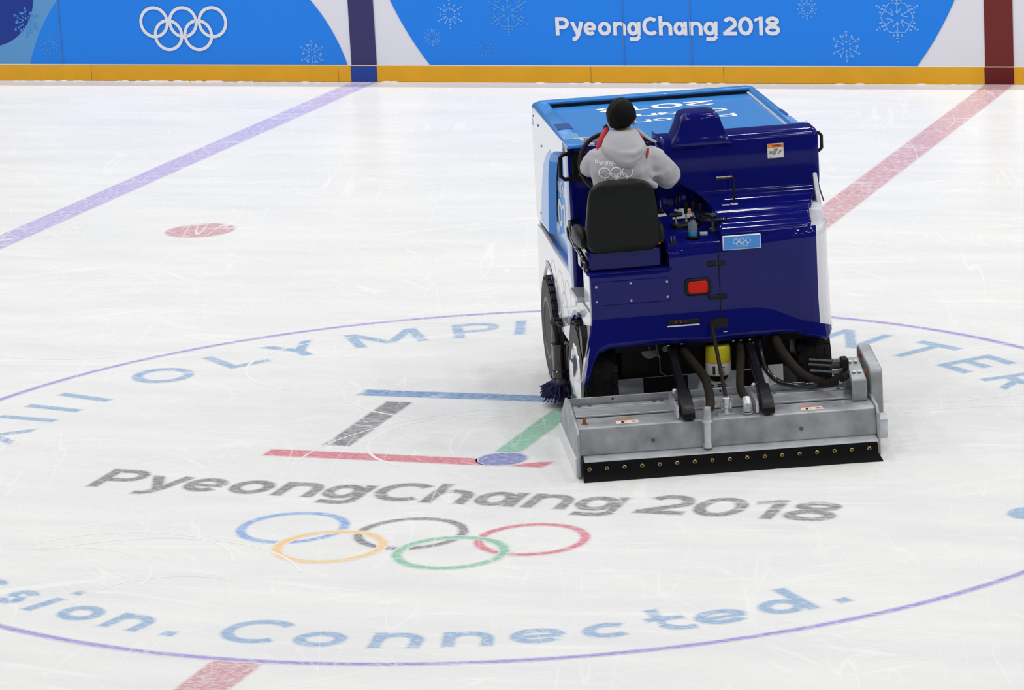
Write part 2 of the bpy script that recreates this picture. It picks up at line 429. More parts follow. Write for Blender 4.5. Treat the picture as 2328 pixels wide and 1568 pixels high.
# emblem and lettering in the circle
a_ = rad(-.5)
def ice_text(x, y): # cap units -> ice
    s = .432; X, Y = x*s, y*s
    return (-2.57+X*math.cos(a_)-Y*math.sin(a_), -1.148+X*math.sin(a_)+Y*math.cos(a_))
ground_part('lettering', lambda: [[ice_text(*q) for q in p] for p in word(PC, .178)], M['p_grey'], .0004, 'grey words PyeongChang 2018 in the ice', unit=.432)
cols = ['p_ring_blue', 'p_grey', 'p_red', 'p_yellow', 'p_green']; nms = ['blue', 'grey', 'red', 'yellow', 'green']
for i in range(5):
    ground_part('ring', lambda: [[(x+.022, y-1.855) for x, y in p] for p in rings2d(.357, .055)[i]], M[cols[i]], .0004+.00008*i, nms[i]+' ring of the emblem in the ice')
ground_part('emblem_bar', [[(-1.69, 1.46), (.9, 1.46), (.9, 1.625), (-1.69, 1.625)]], M['p_logo_blue'], .0004, 'blue bar of the emblem')
ground_part('emblem_bar', [[(-1.385, .10), (-1.195, .10), (-1.21, 1.31), (-1.40, 1.31)]], M['p_grey'], .0004, 'grey bar of the emblem')
ground_part('emblem_bar', [[(-1.70, -.22), (-.06, -.245), (-.19, -.085), (-1.70, -.06)]], M['p_red'], .0004, 'red bar of the emblem')
ground_part('emblem_bar', [[(.10, -.228), (.313, -.243), (.344, -.093), (.25, -.11), (.17, -.16)]], M['p_red'], .0004, 'short red tail of the emblem')
ground_part('emblem_bar', [[(-.135, .11), (.04, .12), (.06, 1.26), (-.125, 1.26)]], M['p_green'], .0004, 'green bar of the emblem')
ground_part('emblem_dot', disc(-.02, -.07, .165), M['p_navy'], .0006, 'round blue dot of the emblem')
ground_part('emblem_dot', disc(3.70, -.80, .14), M['p_blue'], .0004, 'blue dot beside the circled words')

def arc_text(items, base, cap, t, outward):
    """items: (glyph, centre angle clockwise from +y, width m). outward: letter tops point away from the centre"""
    q = []
    for ch, ang, w in items:
        A = rad(ang); er = Vector((math.sin(A), math.cos(A))); et = Vector((math.cos(A), -math.sin(A)))
        up, ri = (er, et) if outward else (-er, -et)
        o = er*base
        for poly in glyph(ch, w/cap, t, .63):
            q.append([tuple(o+ri*(px*cap-w/2)+up*(py*cap)) for px, py in poly])
    return q
top = [('X', -90.0, .42), ('I', -82.9, .1), ('I', -78.25, .1), ('I', -73.15, .1), ('O', -61.7, .46), ('L', -52.0, .34), ('Y', -44.6, .42), ('M', -34.0, .56), ('P', -23.6, .36), ('I', -18.6, .1),
       ('N', 21.2, .44), ('T', 31.2, .41), ('E', 40.3, .34), ('R', 49.2, .37)]
ground_part('lettering', lambda: arc_text(top, 3.635, .47, .165, True), M['p_blue'], .0004, 'blue capitals along the top of the circle', unit=.47)
bot = [('s', -147.2, .20), ('s', -152.3, .20), ('i', -156.0, .09), ('o', -160.8, .29), ('n', -166.4, .28), ('.', -171.3, .1), ('C', 181.9, .40), ('o', 175.7, .31), ('n', 169.2, .30), ('n', 163.4, .29),
       ('e', 157.8, .31), ('c', 152.2, .27), ('t', 147.0, .22), ('e', 142.5, .31), ('d', 136.8, .31), ('.', 132.1, .1)]
ground_part('lettering', lambda: arc_text(bot, 4.125, .43, .165, False), M['p_blue'], .0004, 'blue small letters along the bottom of the circle', unit=.43)
# skate trails
sk = MB()
for cx, cy, r, a0, a1, w in ((-.35, .35, .75, 95, 250, .035), (.35, .5, .9, 110, 215, .03), (-.9, 1.9, 1.0, 200, 300, .03), (.2, -.2, 1.6, 120, 190, .02), (-1.6, -2.9, .8, 20, 150, .03),
                          (-1.3, -3.3, 1.1, 30, 140, .025), (-1.9, -3.2, .7, 0, 120, .02), (-.9, -3.5, .55, 60, 190, .02), (-2.0, 2.4, .9, 120, 260, .03), (-4.6, 3.4, 1.2, 190, 300, .03), (2.2, 2.9, 1.1, 220, 330, .025), (3.2, .4, 1.4, 80, 200, .03)):
    flat(ribbon(arc(cx, cy, r, r, a0, a1, 40), w*.7), lambda x, y: (x, y, .0007+r*3e-5), sk, step=0)
o = sk.build('skate_marks', M['p_skate'], fl, fixn=False, label='pale curved skate trails'); o['kind'] = 'stuff'

# boards
wl = MB().box(-30, 30, 15.0, 15.12, 0, 1.12).build('wall_far', M['wall_white'])
wl['kind'] = 'structure'; wl['label'] = 'white rink boards with printed blue panels'
def wall_part(name, polys, m, y, label=None):
    return flat(polys, lambda x, z: (x, y, z)).build(name, m, wl, fixn=False, label=label)
def clipz(polys, z0, z1): return polys
def span(cz, r, cx, z0, z1, n=24):
    L = []; R_ = []
    for i in range(n+1):
        z = z0+(z1-z0)*i/n; h = math.sqrt(max(r*r-(z-cz)**2, 0)); L.append((cx-h, z)); R_.append((cx+h, z))
    return L, R_
Z0, Z1 = .18, 1.12
L, R_ = span(-.423, 2.05, -9.27, Z0, Z1)
wall_part('blue_panel', [L+R_[::-1]], M['wall_blue'], 14.994, 'blue round-edged panel with white rings')
wall_part('light_blue_panel', [[(-30, Z0), (L[0][0]-.0, Z0)]+L[1:]+[(-30, Z1)]], M['wall_lightblue'], 14.995, 'light blue band at the far left')
wall_part('dark_blue_panel', [[(-11.72+.6*math.cos(2*PI*i/60), min(.985+.6*math.sin(2*PI*i/60), Z1)) for i in range(60)]], M['wall_dark'], 14.993, 'dark blue round panel')
L, R_ = span(2.295, 3.45, -3.605, Z0, Z1)
wall_part('blue_panel', [L+R_[::-1]], M['wall_blue'], 14.994, 'blue panel with white words PyeongChang 2018')
wall_part('lettering', [[(-4.853+x*.2125, .512+z*.2) for x, z in p] for p in word(PC, .20)], M['wall_white'], 14.985, 'white words PyeongChang 2018')
rp = []
for polys in rings2d(.180, .036):
    rp += [[(x*.915-9.27, z*.82+.662) for x, z in p] for p in polys]
rp = []
for cx, cz in ((-9.626, .665), (-9.27, .665), (-8.908, .665), (-9.458, .519), (-9.092, .519)):
    rp += ribbon(arc(cx, cz, .163, .163, 0, 360, 48)[:-1], .036, True)
wall_part('rings', rp, M['wall_white'], 14.985, 'five interlocked white rings')
def flake(cx, cz, r, kind):
    q = []
    sq = lambda x, z, s: ribbon([(x-s/2, z), (x+s/2, z)], s)
    for k in range(6):
        a = PI/2+k*PI/3; d = (math.cos(a), math.sin(a)); n = (-d[1], d[0])
        P = lambda u, v=0: (cx+r*(d[0]*u+n[0]*v), cz+r*(d[1]*u+n[1]*v))
        T = .05*r
        def ln(*uv, t=T): q.extend(ribbon([P(*x) for x in uv], t))
        def hole(u, v, s, t=T): q.extend(ribbon([P(u-s, v), P(u, v+s), P(u+s, v), P(u, v-s)], t, True))
        if kind == 0:
            hole(.94, 0, .07); hole(.28, 0, .06); ln((.40, 0), (.62, .0)); ln((.62, 0), (.8, .09)); ln((.62, 0), (.8, -.09)); hole(.62, .2, .05)
            b = rad(30); e = lambda u, v=0: (u*math.cos(b)-v*math.sin(b), u*math.sin(b)+v*math.cos(b))
            ln(e(.35), e(.6)); ln(e(.72, -.07), e(.72, .07), t=.16*r)
        elif kind == 1:
            ln((.88, 0), (1, 0), t=.13*r); ln((.66, 0), (.80, 0), t=.12*r); ln((.3, 0), (.42, 0), t=.12*r); ln((.5, -.12), (.5, .12)); ln((.42, 0), (.6, 0))
            b = rad(30); e = lambda u, v=0: (u*math.cos(b)-v*math.sin(b), u*math.sin(b)+v*math.cos(b))
            ln(e(.3), e(.8)); ln(e(.7, -.1), e(.7, .1)); ln(e(.36, -.05), e(.36, .05), t=.1*r)
        elif kind == 2:
            ln((.3, 0), (.46, 0), t=.11*r); ln((.62, -.09), (.9, 0)); ln((.62, .09), (.9, 0)); ln((.55, .15), (.55, -.15))
            b = rad(30); e = lambda u, v=0: (u*math.cos(b)-v*math.sin(b), u*math.sin(b)+v*math.cos(b))
            ln(e(.38), e(.55), t=.09*r); ln(e(.7, -.07), e(.86, .02)); ln(e(.86, .02), e(.7, .08))
        else:
            hole(.24, 0, .05); ln((.32, 0), (.48, 0)); hole(.57, 0, .06); ln((.66, 0), (.76, 0), t=.1*r); ln((.84, -.07), (.84, .07)); ln((.92, 0), (1, 0), t=.09*r)
            ln((.66, .16), (.76, .16), t=.08*r); ln((.66, -.16), (.76, -.16), t=.08*r); ln((.6, .1), (.6, .26)); ln((.6, -.1), (.6, -.26)); ln((.52, .38), (.6, .3)); ln((.2, .18), (.36, .26))
    return [p for p in q if max(z for _, z in p) < Z1 and min(z for _, z in p) > Z0]
for cx, cz, r, k, m in ((-6.069, .746, .16, 1, 'flake'), (-6.287, .495, .11, 2, 'flake'), (-5.391, .76, .25, 3, 'flake_dim'), (-5.676, .379, .11, 2, 'flake_dim'), (-2.042, .792, .125, 2, 'flake'),
                     (-1.627, .396, .165, 0, 'flake'), (-1.072, .697, .26, 3, 'flake'), (-11.235, .665, .17, 0, 'flake_dim'), (-10.965, .40, .13, 2, 'flake_dim'), (-7.729, .309, .15, 0, 'flake')):
    wall_part('snowflake', flake(cx, cz, r, k), M[m], 14.99, None)
wall_part('stripe', [[(BX-.15, Z0), (BX+.15, Z0), (BX+.15, Z1), (BX-.15, Z1)]], M['wall_navy'], 14.99, 'navy upright stripe continuing the blue line')
wall_part('stripe', [[(-.15, Z0), (.15, Z0), (.15, Z1), (-.15, Z1)]], M['wall_red'], 14.99, 'dark red upright stripe continuing the centre line')
kp = MB().box(-30, 30, 14.975, 15.0, .004, .178).box(-30, 30, 14.985, 15.0, .178, .186, 1)
kp.build('kick_plate', [M['kick_yellow'], M['white_vinyl']], wl, label='yellow kick plate')
wall_part('kick_stripe', [[(BX-.155, .004), (BX+.155, .004), (BX+.155, .178), (BX-.155, .178)]], M['kick_blue'], 14.972, 'blue patch on the kick plate')
wall_part('kick_stripe', [[(-.155, .004), (.155, .004), (.155, .178), (-.155, .178)]], M['kick_red'], 14.972, 'dark red patch on the kick plate')
sm = []
for x in (-10.81, -4.09, -3.333, -13.2, 1.9): sm.append([(x-.004, .186), (x+.004, .186), (x+.004, Z1), (x-.004, Z1)])
wall_part('panel_seam', sm, M['seam'], 14.983)
sm = []
for x in (-10.45, -7.42, -4.47, -2.98): sm.append([(x-.002, .004), (x+.002, .004), (x+.002, .178), (x-.002, .178)])
wall_part('plate_seam', sm, M['rust'], 14.973)
sn = MB()
for i in range(90):
    x = random.uniform(-13, 1.5) if i < 40 else random.gauss(-9.5, 1.0)
    s = random.uniform(.01, .035); sn.ell((x, 14.955-random.uniform(0, .05), .001), (s*2.2, s, s*.45), 8, 5)
so = sn.build('shaved_snow', M['snow'], smooth=True); so['label'] = 'thin crumbs of shaved snow along the foot of the yellow kick plate'; so['category'] = 'snow'; so['kind'] = 'stuff'

# arena floodlights in rows under the roof, and the dim hall around
for iy, y in enumerate((-19, -11, -3.5, 3.5, 11, 19)):
    for ix in range(12):
        ld = bpy.data.lights.new('arena_floodlight', 'AREA'); ld.shape = 'DISK'; ld.size = .55
        ld.energy = 158*(.62, .74, .88, 1.05, 1.28, 1.5)[iy]; ld.color = (1, .985, .96)
        lo = bpy.data.objects.new('arena_floodlight', ld); COL.objects.link(lo)
        lo.location = (-27.5+5*ix, y, 13.5)
w = bpy.data.worlds.new('dim_arena'); SC.world = w; w.use_nodes = True
bg = w.node_tree.nodes['Background']; bg.inputs['Color'].default_value = (.80, .86, 1.0, 1); bg.inputs['Strength'].default_value = .10
SC.view_settings.view_transform = 'Standard'; SC.view_settings.look = 'None'; SC.view_settings.gamma = 1; SC.view_settings.use_curve_mapping = False
SC.view_settings.exposure = 0.0
#MACHINE#
# ------------------------------------------------------------------ the ice resurfacer (body frame: x right, y forward, z up)
ANG = rad(27.0968)
mach = empty('ice_resurfacer', (1.59672299, -.1242951, 0), ANG, 'blue and white ice resurfacing machine with driver seat and grey conditioner, on the ice', 'ice resurfacer')
MW = Matrix.Translation((1.59672299, -.1242951, 0)) @ Matrix.Rotation(ANG, 4, 'Z')
def lerp(a, b, t): return a+(b-a)*t
def interp(x, tab):
    if x <= tab[0][0]: return tab[0][1]
    for (a, p), (b, q) in zip(tab, tab[1:]):
        if x <= b: return lerp(p, q, (x-a)/(b-a))
    return tab[-1][1]
def P(mb, name, m, parent=None, **k): return mb.build(name, m, parent or mach, **k)
def yface(z, zc=.87): return .9-.085*max(0, zc-z)/.43      # rear skin, flaring outwards below the crease
def xleft(z): return -.745-.085*(max(0, .87-z)/.43)**1.2
def xright(z): return .888+.02*(max(0, .9-z)/.3)

# --- rear shell: left flank, rear face, rounded right corner, right flank
path = []     # (x or None, y, kind, ztop, zbot)
def zb_left(y):
    d = .42*.42-(y-1.38)**2
    return max(.44, .38+math.sqrt(d)) if d > 0 else .44
for y in [1.62, 1.55, 1.5, 1.42, 1.34, 1.27, 1.201, 1.2, 1.14, 1.08, 1.02, .97, .93]:
    path.append(('L', y, .93 if y > 1.2 else 1.19, zb_left(y)))
rear_bot = [(-.745, .44), (-.70, .44), (-.665, .58), (-.62, .645), (-.55, .675), (-.30, .682), (.02, .667), (.30, .682), (.596, .685), (.70, .66), (.80, .60)]
rear_top = [(-.75, 1.19), (-.216, 1.19), (-.214, 1.30), (.15, 1.315), (.47, 1.367), (.73, 1.40)]
xs = [-.745, -.735, -.72, -.70, -.68, -.665, -.64, -.62, -.58, -.55, -.45, -.35, -.28, -.216, -.214, -.1, 0, .03, .16, .25, .35, .47, .56, .62]
for x in xs: path.append(('B', x, interp(x, rear_top), interp(x, rear_bot)))
for i in range(0, 9): path.append(('K', i/8, 1.39, lerp(.66, .60, min(i/4, 1)) if i < 5 else lerp(.60, .70, (i-4)/4)))
for y in [1.12, 1.2, 1.3, 1.45, 1.6]: path.append(('R', y, 1.39, interp(y, [(1.1, .70), (1.2, .77), (1.38, .80), (1.6, .77)])))
mb = MB(); NZ = 14; cols_ = []; white_from = None
zs_rel = list(range(15))
def crease(kind, a):
    if kind == 'L': return .87
    if kind == 'B': return interp(a, [(.42, .87), (.66, .76)])
    if kind == 'K': return lerp(.76, .66, a)
    return .5
def levels(zb, zt, zc):
    if zb+.01 < zc < zt-.02: return [lerp(zb, zc-.004, i/5) for i in range(6)]+[lerp(zc+.004, zt, i/8) for i in range(9)]
    return [lerp(zb, zt, i/14) for i in range(15)]
for kind, a, zt, zb in path:
    c = []
    zc = crease(kind, a)
    for z in levels(zb, zt, zc):
        if kind == 'L': x, y = xleft(z), a
        elif kind == 'B':
            k = (a+.745)/1.4
            x, y = (lerp(xleft(z), a, min(1, k*4))), yface(z, zc)
        elif kind == 'K':
            th = a*PI/2; R0 = .19
            x = .66+(xright(z)-.66)*math.sin(th); y = yface(z, zc)+.20*(1-math.cos(th))
        else: x, y = xright(z), a
        if kind == 'L' and a == .93: pass
        c.append((x, y, z))
    cols_.append(c)
nv = len(zs_rel); mb.v = [p for c in cols_ for p in c]
for i in range(len(cols_)-1):
    k0, k1 = path[i], path[i+1]
    for j in range(nv-1):
        wh = 1 if (k1[0] == 'L' or (k0[0] == 'K' and k0[1] >= (.375 if j >= 5 else .75)) or k1[0] == 'R') else 0
        mb.f.append((i*nv+j, (i+1)*nv+j, (i+1)*nv+j+1, i*nv+j+1)); mb.m.append(wh)
body = mb.build('rear_shell', [M['navy'], M['white']], mach, smooth=True, angle=9, label='glossy navy rear body with white flanks')
sd = body.modifiers.new('Solidify', 'SOLIDIFY'); sd.thickness = .018; sd.offset = 0

# --- decks on top of the shell
P(MB().box(-.77, -.22, .9, 1.17, 1.165, 1.192), 'seat_ledge', M['navy'], bevel=.012)
P(MB().box(-.748, -.262, .93, 1.30, 1.192, 1.325), 'seat_box', M['navy'], bevel=.012)
# hood: lofted across x, profile in (y, z)
def hood(name, xl, prof, m, ysd=1.75, label=None):
    """prof rows: (y, z, xr). closes both ends forward"""
    rows = []
    ts = [0, .012, .04, .1, .25, .4, .55, .7, .85, .94, .975, 1]
    mbx = MB()
    for y, z, xr, *xx in prof:
        xl_ = xl; xl = xx[0] if xx else xl
        row = [(xl-.012, ysd, z-.0), (xl-.012, y+.03, z-.004), (xl-.006, y+.008, z-.001)]
        row += [(lerp(xl, xr, t), y, z) for t in ts]
        row += [(xr+.010, y+.008, z-.001), (xr+.016, y+.03, z-.004), (xr+.016, ysd, z)]
        rows.append(row); xl = xl_
    mbx.loft(rows, closed=False, cap=False)
    return P(mbx, name, m, smooth=True, angle=60, label=label)
# console left of the shelf (levers, bottle)
cons = [(.898, 1.285, .16), (.898, 1.315, .16), (.905, 1.332, .16), (.92, 1.34, .16), (1.10, 1.388, .16), (1.30, 1.438, .16), (1.44, 1.478, .16)]
hood('console', -.215, cons, M['navy'])
shelf = [(.9, 1.335, .72), (.9, 1.375, .735), (.907, 1.40, .745), (.925, 1.42, .752), (.97, 1.435, .757), (.985, 1.445, .757), (.995, 1.462, .755), (1.01, 1.474, .757), (1.05, 1.482, .775), (1.085, 1.488, .785),
         (1.095, 1.498, .79), (1.11, 1.508, .795), (1.24, 1.516, .83), (1.29, 1.530, .86, .14), (1.325, 1.56, .885, .11), (1.342, 1.60, .90, .05), (1.35, 1.66, .905, -.04), (1.355, 1.74, .905, -.12), (1.357, 1.80, .905, -.145), (1.36, 1.91, .905, -.15), (1.365, 1.94, .903, -.15), (1.38, 1.96, .897, -.148), (1.40, 1.968, .89, -.145), (1.60, 1.97, .89, -.145)]
hood('upper_hood', .15, shelf, M['navy'])
left_hood = [(1.44, 1.46, .2), (1.455, 1.50, .2), (1.43, 1.60, .2), (1.41, 1.70, .2), (1.395, 1.86, .2), (1.41, 1.90, .2), (1.60, 1.92, .2)]
hood('gauge_hood', -.165, left_hood, M['navy'])
# cowl hump
rings = []
def rrect(x0, x1, y0, y1, r, z, n=5):
    p = []
    for cx, cy, a in ((x1-r, y0+r, -90), (x1-r, y1-r, 0), (x0+r, y1-r, 90), (x0+r, y0+r, 180)):
        p += [(cx+r*math.cos(rad(a+90*i/n)), cy+r*math.sin(rad(a+90*i/n)), z) for i in range(n+1)]
    return p
for z, x0, x1, y0, r in ((1.80, -.120, .340, 1.42, .05), (1.87, -.120, .338, 1.385, .05), (1.90, -.115, .335, 1.345, .05), (1.92, -.108, .328, 1.326, .05), (1.945, -.096, .312, 1.326, .05), (1.965, -.084, .300, 1.335, .05), (2.005, -.060, .280, 1.340, .035),
                         (2.05, -.040, .262, 1.341, .035), (2.09, -.026, .250, 1.343, .035), (2.112, -.016, .242, 1.350, .035), (2.126, .002, .226, 1.365, .035), (2.131, .03, .20, 1.385, .03)):
    rings.append(rrect(x0, x1, y0, 1.60, r, z))
P(MB().loft(rings), 'cowl', M['navy'], smooth=True, angle=60, label='rounded navy hump on the hood')

# --- cockpit
P(MB().box(-.769, -.165, 1.575, 1.72, .90, 1.932), 'dashboard', M['navy'], bevel=.02)
P(MB().box(-.745, -.62, 1.565, 1.58, 1.69, 1.885), 'switch_panel', M['black'], bevel=.006)
swp = bpy.data.objects['switch_panel']
for i, z in enumerate((1.845, 1.79, 1.735)):
    P(MB().box(-.705, -.665, 1.556, 1.567, z-.016, z+.016), 'switch', M['black_gloss'], swp, bevel=.004)
    if i == 2: P(MB().box(-.698, -.688, 1.553, 1.557, z-.006, z+.006), 'indicator', M['led_red'], swp)
P(MB().box(-.60, -.19, 1.565, 1.58, 1.66, 1.88), 'gauge_panel', M['bg'], bevel=.01)
P(MB().box(-.72, -.58, 1.58, 1.61, 1.905, 1.94).box(-.70, -.2, 1.74, 1.76, 1.90, 1.955), 'dash_trim', M['grey_panel'])
P(MB().box(-.755, -.20, .95, 1.62, .905, .93), 'cockpit_floor', M['galv_dark'])
stp = MB().box(-.80, -.70, 1.22, 1.56, .925, .955)
for i in range(16): stp.box(-.80, -.705, 1.23+.02*i, 1.238+.02*i, .955, .962)
P(stp, 'step_plate', M['galv_light'])
P(MB().box(-.22, -.205, .95, 1.62, .93, 1.30), 'inner_wall', M['navy_dark'])
# seat
st = P(MB().box(-.745, -.275, .96, 1.36, 1.33, 1.43), 'seat', M['seat'], bevel=.05, seg=4)
rg = []
for z, x0, x1, y in ((1.325, -.70, -.335, .885), (1.335, -.735, -.30, .875), (1.38, -.765, -.272, .868), (1.50, -.765, -.275, .860), (1.62, -.752, -.285, .848), (1.70, -.742, -.298, .840), (1.75, -.728, -.312, .838), (1.78, -.705, -.335, .838), (1.797, -.67, -.37, .842), (1.803, -.62, -.42, .86)):
    th = .11 if z < 1.78 else .09
    rg.append(rrect(x0, x1, y-.02, y+th-.02, .035, z, 4))
P(MB().loft(rg), 'backrest', M['seat'], st, smooth=True, angle=60)
for s, x in ((-1, -.782), (1, -.258)):
    rgs = []
    for y, z0, z1, w in ((.90, 1.36, 1.44, .02), (.97, 1.34, 1.485, .035), (1.08, 1.33, 1.49, .04), (1.25, 1.33, 1.46, .035), (1.33, 1.34, 1.42, .02)):
        rgs.append([(x+w*math.cos(2*PI*j/12), y, (z0+z1)/2+(z1-z0)/2*math.sin(2*PI*j/12)) for j in range(12)])
    P(MB().loft(rgs), 'bolster', M['seat'], st, smooth=True, angle=70)
P(MB().tube([(-.285, .935, 1.352), (-.268, .925, 1.354), (-.258, .925, 1.372), (-.255, .93, 1.39)], .0065, 8), 'buckle', M['orange'], st, smooth=True, label='orange buckle')
for x in (-.66, -.36): P(MB().box(x-.014, x+.014, .90, .95, 1.315, 1.345), 'bracket', M['black_gloss'], st, bevel=.004)
# steering wheel
swc = Vector((-.510, 1.37, 1.835)); tl = rad(22)
ax_u = Vector((1, 0, 0)); ax_v = Vector((0, math.sin(tl), math.cos(tl))); ax_n = ax_u.cross(ax_v)
wheel = MB().tube([swc+ax_u*.207*math.cos(2*PI*i/40)+ax_v*.207*math.sin(2*PI*i/40) for i in range(40)], .0155, 10, wrap=True)
sw = P(wheel, 'steering_wheel', M['black'], smooth=True)
hb = MB()
hb.tube([swc-ax_n*.0, swc-ax_n*.24], [.05, .03], 12)
P(hb, 'column', M['black'], sw, smooth=True)
for a in (90, 210, 330):
    d = ax_u*math.cos(rad(a))+ax_v*math.sin(rad(a)); P(MB().tube([swc, swc+d*.2], .012, 8), 'spoke', M['black'], sw, smooth=True)

# --- front half: fenders, snow tank, lid
def side_poly(pts, x0, x1, name, m, **k): return P(MB().prism(pts, 'x', x0, x1), name, m, **k)
archf = [(2.98+.44*math.cos(rad(a)), .38+.44*math.sin(rad(a))) for a in range(170, 9, -10)]
archr = [(1.38+.43*math.cos(rad(a)), .38+.43*math.sin(rad(a))) for a in range(62, 9, -8)]
# front left fender, white, with wheel arch cut-outs
fen = [(1.58, .93), (1.585, 1.0), (2.6, 1.01), (3.22, 1.04), (3.50, 1.03), (3.60, .55)]+archf[::-1]+[(2.5, .47), (1.86, .46)]+archr[::-1][:-1]
side_poly(fen, -.762, -.735, 'left_fender', M['white'], bevel=.006, label='white front fender with wheel arch')
side_poly([(p[0], p[1]) for p in fen], .855, .882, 'right_fender', M['white'], bevel=.006)
P(MB().box(-.737, -.66, 1.60, 3.5, 1.0, 1.022), 'fender_ledge', M['mblue'])
def arch_lip(cy, r0, r1, a0, a1, x):
    m_ = MB(); n = 18
    for i in range(n):
        a, b = rad(a0+(a1-a0)*i/n), rad(a0+(a1-a0)*(i+1)/n)
        m_.add([(x, cy+r0*math.cos(a), .38+r0*math.sin(a)), (x, cy+r0*math.cos(b), .38+r0*math.sin(b)), (x, cy+r1*math.cos(b), .38+r1*math.sin(b)), (x, cy+r1*math.cos(a), .38+r1*math.sin(a))], [(0, 1, 2, 3)])
        m_.add([(x, cy+r0*math.cos(a), .38+r0*math.sin(a)), (x, cy+r0*math.cos(b), .38+r0*math.sin(b)), (x+.25, cy+r0*math.cos(b), .38+r0*math.sin(b)), (x+.25, cy+r0*math.cos(a), .38+r0*math.sin(a))], [(0, 1, 2, 3)])
    P(m_, 'arch_lip', M['navy'], bpy.data.objects['left_fender'])
arch_lip(2.98, .425, .475, 75, 172, -.7655)
arch_lip(1.38, .42, .455, 10, 95, -.790)
side_poly([(1.60, .93), (1.60, 1.93), (1.85, 1.93), (1.85, 1.01)], -.768, -.74, 'door_pillar', M['lblue_pale'], bevel=.004)
side_poly([(1.70, 1.0), (1.70, 1.90), (3.0, 1.90), (3.0, 1.0)], -.705, -.69, 'inner_side_panel', M['lblue_pale'], label='pale blue side panel with white lettering')
# tank skin with the curved cut-out: white skin with a blue rolled edge
cut = [(1.66, 1.875), (1.95, 1.835), (2.25, 1.785), (2.45, 1.735), (2.58, 1.66), (2.66, 1.55), (2.74, 1.32), (2.80, 1.10)]
side_poly([(3.46, 1.10), (3.46, 1.86), (3.40, 1.905), (3.30, 1.92), (1.66, 1.92)]+cut, -.768, -.755, 'tank_side', M['white'], label='white side skin of the snow tank')
ed = MB()
for a, b in zip(cut, cut[1:]):
    ed.add([(-.7685, *a), (-.7685, *b), (-.715, b[0]-.02, b[1]-.02), (-.715, a[0]-.02, a[1]-.02)], [(0, 1, 2, 3)])
for (a, b, wd) in ((cut[3], cut[4], .1), (cut[4], cut[5], .12), (cut[5], cut[6], .14), (cut[6], cut[7], .14)):
    k0 = {3: .06, 4: .15, 5: .27, 6: .36, 7: .40}; i = cut.index(a)
    ed.add([(-.7695, *a), (-.7695, *b), (-.7695, b[0]+k0[i+1], b[1]+.02), (-.7695, a[0]+k0[i], a[1]+.02)], [(0, 1, 2, 3)])
P(ed, 'tank_edge', M['lblue'], fixn=False)
for y, z in ((3.36, 1.86), (3.10, 1.83), (2.98, 1.70), (3.2, 1.17)):
    P(MB().lathe([(.009, -.7735), (.009, -.766), (.001, -.766)], (0, y, z), 'x', 10), 'bolt', M['mblue'], bpy.data.objects['tank_side'])
tk = MB().box(-.755, .87, 3.40, 3.47, .75, 1.925).box(.855, .882, 1.45, 3.46, .75, 1.925).box(-.70, .86, 1.72, 3.42, 1.02, 1.06).box(-.70, .86, 1.74, 1.77, 1.02, 1.84)
P(tk, 'snow_tank', M['white'], bevel=.008)
P(MB().prism([(.62, 1.25), (.62, .94)]+[(.66+.226*math.sin(rad(a)), .906+.20*(1-math.cos(rad(a)))) for a in range(0, 91, 10)]+[(.886, 1.25)], 'z', 1.34, 1.386), 'corner_top', M['white'])
side_poly([(1.10, 1.36), (1.15, 1.44), (1.22, 1.485), (1.75, 1.485), (1.75, 1.10), (1.13, 1.10)], .72, .893, 'right_flank', M['white'], bevel=.006)
side_poly([(1.22, 1.46), (1.28, 1.56), (1.37, 1.70), (1.44, 1.92), (1.75, 1.92), (1.75, 1.46)], .868, .897, 'right_flank', M['white'], bevel=.006)
P(MB().box(-.622, .812, 1.775, 3.36, 1.885, 1.907), 'tank_lid', M['lblue'], label='light blue lid with white lettering')
P(MB().box(-.63, .85, 1.745, 1.775, 1.84, 1.90), 'lid_sill', M['grey_panel'])
P(MB().box(-.64, .83, 3.352, 3.371, 1.905, 1.930), 'lid_gap', M['black'])
rl = MB()
rl.prism([(-.768, 1.915), (-.748, 1.94), (-.66, 1.945), (-.62, 1.905), (-.62, 1.88), (-.76, 1.88)], 'y', 1.70, 3.46)
rl.prism([(.89, 1.915), (.87, 1.94), (.835, 1.945), (.81, 1.905), (.81, 1.88), (.885, 1.88)], 'y', 1.70, 3.46)
fo = [(-.770, 1.78), (-.767, 1.86), (-.756, 1.905), (-.735, 1.935), (-.70, 1.95), (.83, 1.95), (.865, 1.935), (.886, 1.905), (.896, 1.86), (.898, 1.78)]
fi = [(-.745, 1.78), (-.742, 1.85), (-.733, 1.89), (-.715, 1.915), (-.685, 1.925), (.815, 1.925), (.845, 1.915), (.862, 1.89), (.871, 1.85), (.873, 1.78)]
rl.loft([[(fo[i][0], 3.372, fo[i][1]), (fo[i][0], 3.47, fo[i][1]), (fi[i][0], 3.47, fi[i][1]), (fi[i][0], 3.372, fi[i][1])] for i in range(len(fo))])
P(rl, 'tank_rim', M['lblue'], bevel=.008)
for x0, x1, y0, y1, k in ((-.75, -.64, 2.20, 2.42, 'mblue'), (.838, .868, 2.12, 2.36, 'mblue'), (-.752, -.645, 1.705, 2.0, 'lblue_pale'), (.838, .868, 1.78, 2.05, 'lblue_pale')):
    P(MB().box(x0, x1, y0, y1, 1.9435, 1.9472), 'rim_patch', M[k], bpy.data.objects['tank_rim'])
P(MB().box(-.34, -.13, 1.735, 1.748, 1.835, 1.895), 'tank_opening', M['bg'])
P(MB().tube([(.812, 3.36, 1.915), (.812, 1.76, 1.905)], .009, 6), 'lid_seal', M['grey_panel'])
for x0, x1 in ((-.785, -.665), (.80, .90)): P(MB().box(x0, x1, 1.46, 1.70, 1.935, 1.962), 'corner_cap', M['lblue'], bevel=.008)
